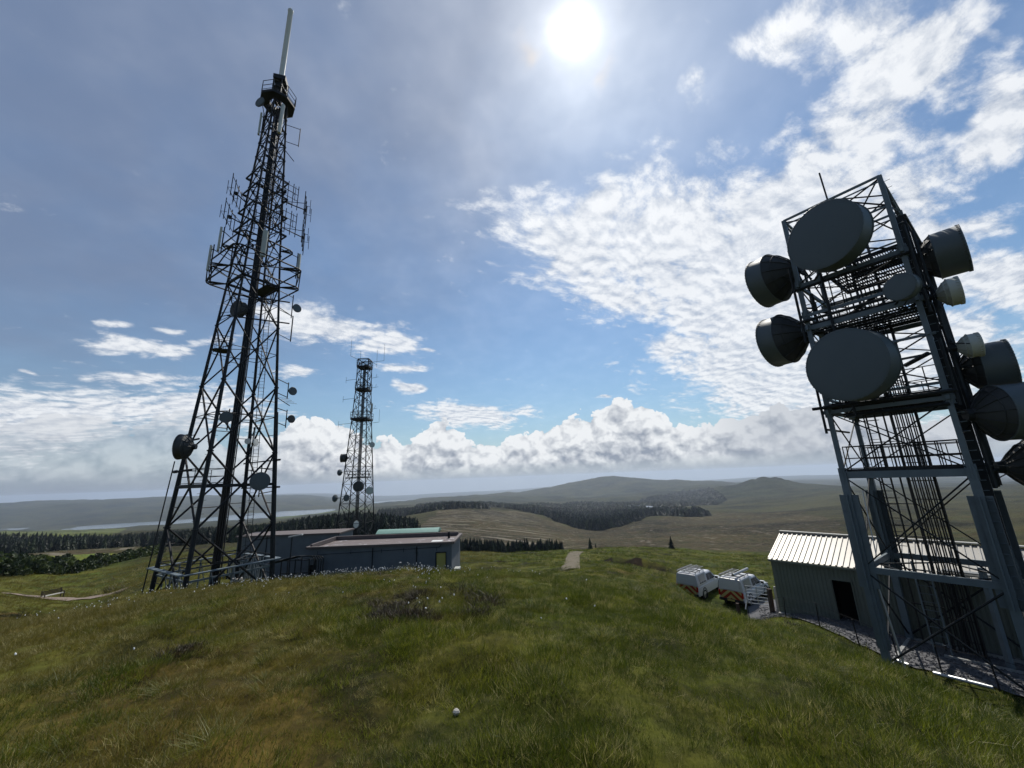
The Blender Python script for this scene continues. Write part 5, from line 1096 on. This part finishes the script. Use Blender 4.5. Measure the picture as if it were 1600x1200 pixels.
def hut_near():
    t = thing('service_hut', 'long grey rendered hut with a sunken flat roof and mustard door', 'hut', (-12.5, 40, -8.8))
    P = [(-19.09, 37.4), (-6.05, 37.4), (-6.05, 42.8), (-19.09, 42.8)]; zt = -5.62
    b = MB(); d0 = 11.65
    wall_with_hole(b, P[0], P[1], -9.6, zt, [(d0, d0 + .85, -8.55, -6.35), (.2, .78, -8.3, -6.95)], .15)
    wall_with_hole(b, P[1], P[2], -9.6, zt, []); wall_with_hole(b, P[2], P[3], -9.6, zt, []); wall_with_hole(b, P[3], P[0], -9.6, zt, [])
    b.add([(-19.09, 37.4, -5.8), (-6.05, 37.4, -5.8), (-6.05, 42.8, -5.8), (-19.09, 42.8, -5.8)], [(0, 1, 2, 3)]); b.build('wall', 'render', t)
    b = MB()
    for p, q in (((-19.2, 37.38), (-5.95, 37.38)), ((-5.95, 37.38), (-5.95, 42.9)), ((-5.95, 42.9), (-19.2, 42.9)), ((-19.2, 42.9), (-19.2, 37.38))):
        b.bar((*p, -5.51), (*q, -5.51), .3, .2, up=(0, 0, 1))
    for p, q in (((-19.0, 42.7), (-6.2, 42.7)), ((-19.0, 37.7), (-19.0, 42.6))): b.bar((*p, -5.42), (*q, -5.42), .2, .34, up=(0, 0, 1))
    b.build('fascia', 'fascia', t)
    m = mat('wet roof felt', (.13, .105, .10), .7, 0, .3, 1.2, .3, stain=((.5, .5, .53), .56)); b = MB(); b.box((-12.6, 40.1, -5.66), (12.7, 5.1, .06)); rf = b.build('roof', m, t)
    MB().box((-7.6, 38.6, -5.55), (1.0, .9, .16)).build('roof_light', 'white_gel', rf); MB().tube((-6.9, 41, -5.6), (-6.9, 41, -5.0), .12, 10).build('vent_pipe', 'black_steel', rf)
    x = P[0][0] + d0; dr = MB().box((x + .425, 37.5, -7.45), (.83, .05, 2.18)).build('door', 'mustard', t); MB().box((x + .72, 37.46, -7.5), (.1, .03, .03)).build('handle', 'black_steel', dr)
    b = MB(); b.bar((x - .03, 37.38, -8.5), (x - .03, 37.38, -6.32), .07, .06); b.bar((x + .88, 37.38, -8.5), (x + .88, 37.38, -6.32), .07, .06); b.bar((x - .07, 37.38, -6.3), (x + .92, 37.38, -6.3), .06, .07); b.build('door_frame', 'black_steel', t)
    b = MB(); [b.bar((-18.87, 37.48, z), (-18.33, 37.48, z), .04, .09) for z in np.arange(-8.2, -6.95, .13)]; b.build('louvre', 'black_steel', t)
    b = MB()
    for xx in (-13.2, -9.2): b.tube((xx, 37.33, -9), (xx, 37.33, -5.7), .045, 8)
    b.build('drainpipe', 'black_steel', t)
    b = MB(); b.tube((-18.2, 37.35, -6.1), (-7.2, 37.35, -5.85), .018, 5); b.path([(-7.2, 37.35, -5.85), (-7.0, 37.3, -5.7), (-7.0, 37.3, -5.55)], .03, 5)
    for xx in (-18.2, -15.2, -12.4, -10.4, -7.4): b.tube((xx, 37.36, -6.15), (xx, 37.36, -5.8), .02, 5)
    b.build('conduit', 'black_steel', t)
    MB().box((-5.7, 38.5, -8.3), (.5, 1.0, .9)).build('side_cabinet', 'panel_gel', t)
def hut_far():
    t = thing('service_hut', 'taller grey hut with a plain brown edged flat roof behind the tall mast', 'hut', (-25, 46, -9.4))
    b = MB(); P = [(-30.2, 44.0), (-19.2, 43.9), (-19.14, 47.3), (-30.2, 47.3)]
    quad_prism(b, P, -10.2, -5.15); b.build('wall', 'render', t)
    b = MB(); quad_prism(b, [(-30.4, 43.85), (-19.05, 43.75), (-19.0, 47.45), (-30.4, 47.45)], -5.15, -5.0); rf = b.build('roof', 'fascia', t)
    MB().box((-20.9, 43.85, -6.3), (.3, .2, .2)).build('wall_lamp', 'galv_light', t)
    b = MB(); b.tube((-27, 43.95, -9.8), (-27, 43.95, -5.2), .05, 8); b.build('drainpipe', 'black_steel', t)
    # pipe loop between mast and hut
    o = thing('pipe_gantry', 'low frame of bent pipes between the tall mast and the grey hut', 'pipes', (-20.4, 36, -8))
    b = MB()
    for k in range(5):
        y = 35.5 + k * .22; b.path([(-20.0 - .1 * k, 33.2, -5.9 - .05 * k), (-19.2 + .05 * k, y, -5.85 - .03 * k), (-17.9 + .1 * k, y + .3, -5.9 - .06 * k), (-17.7 + .1 * k, y + .3, -6.3), (-17.7 + .1 * k, y + .3, -8.6)], .045, 6)
    b.build('pipe', 'steel', o)
    b = MB()
    for x in (-20.4, -19.2, -18.0): b.tube((x, 35.6, -9), (x, 35.6, -6.1), .05, 6); b.tube((x, 36.6, -9), (x, 36.6, -6.1), .05, 6); b.tube((x, 35.6, -6.2), (x, 36.6, -6.2), .04, 6)
    for z in (-6.2, -7.2): b.tube((-20.4, 35.6, z), (-18.0, 35.6, z), .035, 6)
    b.build('frame', 'steel', o)
    o = thing('fence', 'short dark grey panel fence between the legs of the tall mast', 'fence', (-24.5, 36.5, -8.5)); b = MB()
    for x in np.arange(-25.6, -22.8, .16): b.bar((x, 36.6, -9.2), (x, 36.6, -6.0), .13, .03)
    b.build('panel', 'galv', o); b = MB(); [b.bar((x, 36.66, -9.2), (x, 36.66, -5.9), .1, .1) for x in (-25.7, -24.2, -22.75)]; b.build('post', 'steel', o)
    lamp = thing('street_lamp', 'small flat lamp head on an arm by the right leg of the tall mast', 'lamp', (-19.3, 35.0, -9)); MB().tube((-19.35, 35.0, -9), (-19.35, 35.0, -4.2), .05, 8).build('post', 'steel', lamp); MB().bar((-19.6, 34.95, -4.2), (-18.5, 35.05, -4.05), .3, .1, up=(0, 0, 1)).build('head', 'galv_light', lamp)
def container():
    t = thing('storage_container', 'dark green container with a pale curved roof behind the near hut', 'container', (-16.6, 62, -9.8))
    x0, x1, y0, y1 = -21.2, -12.1, 61.4, 63.9
    b = MB(); V = []; n = 0
    for x in np.arange(x0, x1, .14): n += 1; V.append((x, y0 + (.04 if n % 4 < 2 else 0)))
    b.add([(x, y, z) for z in (-10.2, -7.45) for x, y in V], [(i, i + 1, len(V) + i + 1, len(V) + i) for i in range(len(V) - 1)])
    quad_prism(b, [(x0, y0 + .06), (x1, y0 + .06), (x1, y1), (x0, y1)], -10.2, -7.45); b.build('body', 'green_tank', t)
    b = MB(); ns = 8; pts = [(y0 - .08 + (y1 - y0 + .16) * i / ns, -7.45 + .5 * math.sin(math.pi * i / ns)) for i in range(ns + 1)]
    b.add([(x, y, z) for x in (x0 - .15, x1 + .15) for y, z in pts], [(i, i + 1, ns + 2 + i, ns + 1 + i) for i in range(ns)] + [tuple(range(ns + 1)), tuple(range(ns + 1, 2 * ns + 2))[::-1]]); b.build('roof', 'green_top', t, False)
    b = MB(); b.bar((x0, y0 - .05, -7.5), (x1, y0 - .05, -7.5), .06, .12); [b.bar((x, y0 - .04, -10.1), (x, y0 - .04, -7.5), .1, .06) for x in (x0, x1)]; b.build('frame', 'green_tank', t)
hut_near(); hut_far(); container()
# ------------------------------------------------------------------ clad shed on the right
S0 = V3(14.43, 23.9, 0); SD = V3(.666, -.746, 0).normalized(); SN = V3(.746, .666, 0).normalized()
def sp(l, d, z): return S0 + SD * l + SN * d + V3(0, 0, z)
def shed():
    t = thing('metal_shed', 'long olive clad metal shed with a pale ribbed roof and dark doorway', 'shed', tuple(sp(0, 0, -7.8)))
    Lh = 19.0
    def sheetv(p0, p1, up0, up1, nrm, pitch, dep, frac=.5, skip=None):
        """trapezoidal profile along p0->p1, extruded from up0 to up1 (offsets)"""
        b = MB(); L = (p1 - p0).length; d = (p1 - p0) / L; pts = []; x = 0
        while x < L: pts += [(x, 0), (x + pitch * (1 - frac) * .9, 0), (x + pitch * (1 - frac) * .9 + pitch * .08, dep), (x + pitch * .95, dep)]; x += pitch
        pts = [(min(a, L), c) for a, c in pts] + [(L, 0)]; n = len(pts)
        V = [p0 + d * a + nrm * c + up for up in (up0, up1) for a, c in pts]; Fs = []
        for i in range(n - 1):
            m_ = (pts[i][0] + pts[i + 1][0]) / 2
            if skip and skip[0] < m_ < skip[1]: continue
            Fs.append((i, i + 1, n + i + 1, n + i))
        return b.add([tuple(v) for v in V], Fs)
    dl, dr = 2.6, 3.4
    b = sheetv(sp(0, 0, 0), sp(Lh, 0, 0), V3(0, 0, -7.9), V3(0, 0, -5.02), -SN, .17, .03, .5, (dl, dr))
    b2 = sheetv(sp(dl, 0, 0), sp(dr, 0, 0), V3(0, 0, -5.75), V3(0, 0, -5.02), -SN, .17, .03); b.add(b2.v, b2.f)
    b3 = sheetv(sp(0, 6, 0), sp(0, 0, 0), V3(0, 0, -7.9), V3(0, 0, -5.02), -SD, .22, .035); b.add(b3.v, b3.f)
    b.add([tuple(sp(-.0, 0, -5.02)), tuple(sp(0, 3, -3.98)), tuple(sp(0, 6, -5.02))], [(0, 1, 2)])
    b4 = sheetv(sp(Lh, 6, 0), sp(0, 6, 0), V3(0, 0, -7.9), V3(0, 0, -5.02), SN, .22, .035); b.add(b4.v, b4.f); b.add([tuple(sp(Lh, 0, -7.9)), tuple(sp(Lh, 6, -7.9)), tuple(sp(Lh, 6, -5.02)), tuple(sp(Lh, 3, -3.98)), tuple(sp(Lh, 0, -5.02))], [(0, 1, 2, 3, 4)])
    b.build('wall', 'shed_wall', t)
    mid_n = (V3(0, 0, 1) * 3.2 + SN * -1.04).normalized()
    b = sheetv(sp(-.12, -.14, -5.03), sp(Lh + .1, -.14, -5.03), V3(0, 0, 0), SN * 3.14 + V3(0, 0, 1.08), mid_n, .24, .05, .28)
    b5 = sheetv(sp(-.12, 6.14, -5.03), sp(Lh + .1, 6.14, -5.03), V3(0, 0, 0), -SN * 3.14 + V3(0, 0, 1.08), (V3(0, 0, 3.2) + SN * 1.04).normalized(), .24, .05, .28); b.add(b5.v, b5.f)
    rf = b.build('roof', 'shed_roof', t); b = MB(); b.bar(sp(-.15, 3, -3.88), sp(Lh, 3, -3.88), .34, .05, up=(0, 0, 1)); b.build('ridge_cap', 'shed_roof', rf)
    b = MB(); b.bar(sp(-.1, -.17, -5.1), sp(Lh, -.17, -5.1), .1, .1, up=(0, 0, 1)); b.build('gutter', 'shed_wall', t)
    b = MB(); b.bar(sp(-.1, -.05, -5.05), sp(-.1, 3, -4.0), .05, .16); b.bar(sp(-.1, 3, -4.0), sp(-.1, 6.05, -5.05), .05, .16); b.build('barge_board', 'shed_roof', t)
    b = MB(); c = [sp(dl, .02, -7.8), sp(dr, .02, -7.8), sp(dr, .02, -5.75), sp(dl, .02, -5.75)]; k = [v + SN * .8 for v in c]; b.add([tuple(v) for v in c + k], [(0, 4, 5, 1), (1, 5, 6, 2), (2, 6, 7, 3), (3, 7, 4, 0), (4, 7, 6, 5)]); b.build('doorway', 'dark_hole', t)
    b = MB(); b.bar(sp(dl - .03, -.05, -7.8), sp(dl - .03, -.05, -5.72), .06, .05); b.bar(sp(dr + .03, -.05, -7.8), sp(dr + .03, -.05, -5.72), .06, .05); b.bar(sp(dl - .06, -.05, -5.7), sp(dr + .06, -.05, -5.7), .05, .06); b.build('door_frame', 'shed_wall', t)
    b = MB(); b.bar(sp(-.05, -.1, -7.95), sp(Lh, -.1, -7.95), .25, .35, up=(0, 0, 1)); b.build('plinth', 'concrete', t)
shed()
# fence along the yard, posts, gate
def yard_fence():
    A_ = [27.9, 31.5, 34.5, 37.6, 40.4, 43.2, 46.6, 50.2, 54.0]; F0 = []
    t = None
    for i, a in enumerate(A_):
        r = float(fence_r(a)) - .1; x, y = pol(a, r); F0.append(V3(x, y, H(x, y)))
    t = thing('wire_fence', 'thin dark wire fence with leaning metal posts along the edge of the gravel yard', 'fence', tuple(F0[3]))
    for i, p in enumerate(F0): lean = V3(random.uniform(-.12, .12), random.uniform(-.1, .1), 0); MB().bar(p - V3(0, 0, .3), p + V3(0, 0, 1.05) + lean, .035, .035).build('post', 'black_steel', t)
    b = MB()
    for z in (.25, .6, 1.05):
        for p, q in zip(F0, F0[1:]): m_ = (p + q) / 2 + V3(0, 0, z - .04); b.tube(p + V3(0, 0, z), m_, .006, 4); b.tube(m_, q + V3(0, 0, z), .006, 4)
    b.build('wire', 'black_steel', t)
yard_fence()
def kerb(label, a0, r0, a1, r1, rad=.06):
    p, q = V3(*pol(a0, r0), 0), V3(*pol(a1, r1), 0); p.z = H(p.x, p.y) + .14; q.z = H(q.x, q.y) + .14
    one(MB().tube(p, q, rad, 8), 'ground_pipe', 'galv_light', label, 'pipe', tuple(p), smooth=True)
kerb('long bright pipe lying along the lower edge of the gravel yard', 42.6, 22.6, 46.2, 22.3)
kerb('short bright pipe end lying at the edge of the gravel near the fence', 40.2, 23.0, 41.0, 22.8)
def gate():
    p = V3(14.3, 26.3, 0); q = V3(15.0, 25.7, 0); z = -8.15; t = thing('field_gate', 'grey tubular field gate ajar behind the cars next to the shed corner', 'gate', (p.x, p.y, z))
    b = MB(); p0, q0 = V3(14.0, 26.35, z + .15), V3(14.95, 25.7, z + .15)
    for k in range(6): b.tube(p0 + V3(0, 0, k * .19), q0 + V3(0, 0, k * .19), .022, 6)
    for s in (0, .5, 1): c = p0.lerp(q0, s); b.tube(c, c + V3(0, 0, .95), .025, 6)
    b.tube(p0, q0 + V3(0, 0, .95), .018, 5); b.build('bars', 'galv_light', t); MB().tube(p0 - V3(.3, .2, .3), p0 + V3(-.05, 0, .1), .04, 6).build('latch_post', 'galv_light', t)
    for lab, x, y, m, w, h in (('thick dark gate post beside the shed corner', 14.95, 25.55, 'wood', .2, 1.35), ('slim pale post between the dark gate post and the shed', 15.15, 25.3, 'white_wood', .1, 1.4), ('dark post standing by the left end of the field gate', 13.6, 26.9, 'wood', .16, 1.1)):
        zz = H(x, y); one(MB().bar((x, y, zz - .3), (x + .03, y, zz + h), w, w), 'fence_post', m, lab, 'post', (x, y, zz))
gate()
# ------------------------------------------------------------------ utility pickups
def pickup():
    t = thing('pickup_truck', '', 'pickup truck', (0, 0, 0))
    def loft(b, secs, cap=True):
        n = len(secs[0]); V = [p for s in secs for p in s]; Fs = []
        for k in range(len(secs) - 1):
            for i in range(n): j = (i + 1) % n; Fs.append((k * n + i, k * n + j, (k + 1) * n + j, (k + 1) * n + i))
        Fs += [tuple(range(n))[::-1], tuple(range((len(secs) - 1) * n, len(secs) * n))]; b.add(V, Fs)
    def sec(y, z0, z1, w0, w1, ch=.1, fr=.55): return [(-w0, y, z0), (w0, y, z0), (w0, y, z0 + (z1 - z0) * fr), (w1, y, z1 - ch), (w1 - ch, y, z1), (-w1 + ch, y, z1), (-w1, y, z1 - ch), (-w0, y, z0 + (z1 - z0) * fr)]
    # y: -2.6 tail .. +2.6 nose
    b = MB(); loft(b, [sec(-2.55, .48, 1.08, .86, .86), sec(-2.4, .42, 1.12, .89, .88), sec(-.6, .42, 1.14, .9, .88), sec(1.25, .42, 1.15, .9, .87), sec(2.2, .42, 1.08, .88, .82, .14), sec(2.58, .45, .92, .8, .72, .16)]); bd = b.build('body', 'white_paint', t, False)
    b = MB(); loft(b, [sec(-.62, 1.1, 1.70, .84, .68, .08, .12), sec(-.35, 1.1, 1.80, .84, .66, .08, .12), sec(.55, 1.1, 1.80, .84, .66, .08, .12), sec(1.35, 1.08, 1.17, .82, .78, .03, .12)]); cb = b.build('cab', 'white_paint', t, False)
    b = MB()
    for s in (-1, 1):
        b.add([(s * .842, -.52, 1.22), (s * .842, -.06, 1.22), (s * .712, -.06, 1.68), (s * .722, -.42, 1.66)], [(0, 1, 2, 3)]); b.add([(s * .842, .02, 1.22), (s * .842, .92, 1.22), (s * .722, .52, 1.66), (s * .712, .02, 1.68)], [(0, 1, 2, 3)])
    b.add([(-.62, .64, 1.745), (.62, .64, 1.745), (.74, 1.28, 1.25), (-.74, 1.28, 1.25)], [(0, 1, 2, 3)]); b.build('window', 'glass', cb)
    b = MB(); loft(b, [sec(-2.5, 1.1, 1.92, .86, .76, .06, .25), sec(-2.35, 1.1, 2.0, .87, .76, .08, .25), sec(-.72, 1.1, 2.0, .87, .76, .08, .25), sec(-.66, 1.1, 1.9, .86, .76, .06, .25)]); cn = b.build('canopy', 'white_paint', t, False)
    for s in (-1, 1):
        b = MB(); b.add([(s * .872, -2.15, 1.36), (s * .872, -.95, 1.36), (s * .79, -.95, 1.84), (s * .79, -2.15, 1.84)], [(0, 1, 2, 3)]); b.add([(s * .885, -2.05, 1.38), (s * .885, -1.05, 1.38), (s * .81, -1.05, 1.80), (s * .81, -2.05, 1.80)], [(0, 1, 2, 3)]); b.build('side_hatch', 'alu', cn)
        b = MB(); b.tube((s * .90, -2.1, 1.30), (s * .90, -1.0, 1.30), .02, 6); [b.box((s * .89, y, 1.31), (.05, .1, .06)) for y in (-2.0, -1.6, -1.15)]; b.build('hatch_lock', 'plastic', cn)
    b = MB(); b.box((0, -2.535, 1.5), (1.3, .03, .62)); b.box((0, -2.56, 1.52), (.12, .03, .08)); b.build('rear_hatch', 'white_paint', cn)
    MB().box((0, -2.566, .86), (1.56, .03, .56)).build('tailgate', 'chevron', t)
    for s in (-1, 1):
        MB().box((s * .81, -2.57, .92), (.13, .06, .36)).build('tail_light', 'red_lens', t); MB().box((s * .68, 2.5, .84), (.26, .12, .14)).build('headlight', 'alu', t)
        b = MB(); b.box((s * .96, .98, 1.22), (.2, .1, .16)); b.build('mirror', 'plastic', t)
    b = MB(); b.box((0, -2.62, .5), (1.7, .14, .16)); b.box((0, 2.6, .5), (1.7, .12, .22)); b.build('bumper', 'plastic', t)
    MB().box((0, -2.70, .52), (.5, .02, .11)).build('number_plate', 'mustard', t)
    for y in (-1.45, 1.65):
        for s in (-1, 1):
            w = MB().rev((s * .78, y, .38), (s, 0, 0), [(-.12, .24), (-.12, .36), (-.08, .385), (.08, .385), (.12, .36), (.12, .25)], 24).build('wheel', 'rubber', t, True)
            b = MB().rev((s * .78, y, .38), (s, 0, 0), [(.09, .25), (.07, .2), (.1, .05), (.1, .001)], 20); b.build('rim', 'alu', w, True)
            b = MB(); b.ring((s * .875, y, .42), (1, 0, 0), .44, .05, 18); b.build('wheel_arch', 'plastic', t)
    b = MB()
    for y in (-2.3, -1.5, -.8): b.bar((-.74, y, 2.12), (.74, y, 2.12), .05, .04); [b.tube((s * .7, y, 1.98), (s * .7, y, 2.12), .02, 5) for s in (-1, 1)]
    for s in (-1, 1): b.tube((s * .74, -2.45, 2.14), (s * .74, -.6, 2.14), .025, 6)
    b.build('roof_rack', 'plastic', t)
    return t
def rotate_in(t, x, y, z, az_deg, tx=0.): t.location = (x, y, z); t.rotation_euler = (tx, 0, -math.radians(az_deg))
tr = pickup(); tr2 = copy_tree(tr)
rotate_in(tr, 15.15, 35.4, -9.93, 47); rotate_in(tr2, 17.65, 33.3, -9.9, 50)
tr['label'] = 'white utility pickup with red and yellow chevrons, further from the shed, ladders on its roof'; tr2['label'] = 'white utility pickup with red and yellow chevrons, nearer the shed, long tube on its roof'
for q in (tr, tr2): q['group'] = 'white pickups parked behind the mound'
def on_truck(q, mb, name, m, label, cat):
    me = mb; o = me.build(name, m, None); o.location = q.location; o.rotation_euler = q.rotation_euler; o['label'] = label; o['category'] = cat; return o
b = MB()
for x in (-.5, -.08): b.bar((x, -2.9, 2.2), (x, -.1, 2.2), .03, .06)
for y in np.arange(-2.7, -.2, .28): b.bar((-.5, y, 2.22), (-.08, y, 2.22), .03, .03)
on_truck(tr, b, 'ladder', 'alu', 'left aluminium ladder on the roof of the pickup further from the shed', 'ladder')
b = MB()
for x in (.1, .52): b.bar((x, -3.0, 2.2), (x, -.3, 2.2), .03, .06)
for y in np.arange(-2.8, -.4, .28): b.bar((.1, y, 2.24), (.52, y, 2.24), .03, .03)
on_truck(tr, b, 'ladder', 'alu', 'right aluminium ladder on the roof of the pickup further from the shed', 'ladder')
on_truck(tr2, MB().tube((.35, -2.6, 2.25), (.35, .2, 2.25), .1, 14), 'storage_tube', 'alu', 'fat grey storage tube on the roof of the pickup nearer the shed', 'tube')
b = MB()
for x in (-.55, -.1): b.bar((x, -2.9, 2.2), (x, -.3, 2.2), .03, .06)
for y in np.arange(-2.7, -.4, .28): b.bar((-.55, y, 2.22), (-.1, y, 2.22), .03, .03)
on_truck(tr2, b, 'ladder', 'alu', 'ladder beside the fat tube on the pickup nearer the shed', 'ladder')
# bench on the pad
def bench():
    x, y = -46.5, 41.8; z = H(x, y) + .06; t = thing('park_bench', 'dark timber bench on the pale pad at the far left', 'bench', (0, 0, 0))
    b = MB(); [b.bar((-.85, yy, .44), (.85, yy, .44), .1, .035, up=(0, 0, 1)) for yy in (-.2, -.07, .06, .19)]; b.build('seat', 'white_wood', t)
    b = MB(); [b.bar((-.85, .25 + .05 * k, .58 + .13 * k), (.85, .25 + .05 * k, .58 + .13 * k), .03, .09, up=(0, 0, 1)) for k in range(3)]; b.build('backrest', 'wood', t)
    for s in (-1, 1):
        b = MB(); b.bar((s * .78, -.22, 0), (s * .78, -.22, .62), .07, .07); b.bar((s * .78, .24, 0), (s * .78, .4, .95), .07, .07); b.bar((s * .78, -.25, .62), (s * .78, .32, .64), .07, .05); b.build('leg', 'wood', t)
    t.location = (x, y, z); t.rotation_euler = (0, 0, math.radians(75)); t.scale = (.9, .9, .9)
bench()
x, y = pol(-8.6, 3.75); z = H(x, y) + .035
b = MB(); b.rev((x, y, z), (.1, .2, 1), [(-.03, .02), (-.012, .032), (.002, .024), (.012, .008)], 6, True, True); one(b, 'stone', 'stone', 'small pale stone lying alone in the foreground grass', 'stone', (x, y, z))
# ------------------------------------------------------------------ air
def haze():
    b = MB(); b.box((0, 0, (57.0 - 900) / 2), (42000, 42000, 957.0)); 
    m = bpy.data.materials.new('haze'); m.use_nodes = True; nt = m.node_tree; nt.nodes.clear(); o = nt.nodes.new('ShaderNodeOutputMaterial'); v = nt.nodes.new('ShaderNodeVolumePrincipled')
    v.inputs['Density'].default_value = 5.8e-5; v.inputs['Color'].default_value = (.72, .84, 1, 1); v.inputs['Anisotropy'].default_value = .3; nt.links.new(v.outputs[0], o.inputs['Volume'])
    h = b.build('haze', m); h['kind'] = 'stuff'; h['label'] = 'thin pale haze over the far hills and loch'; h['category'] = 'haze'
haze()
for o in bpy.data.objects:
    for k in ('_o', '_top'):
        if k in o: del o[k]
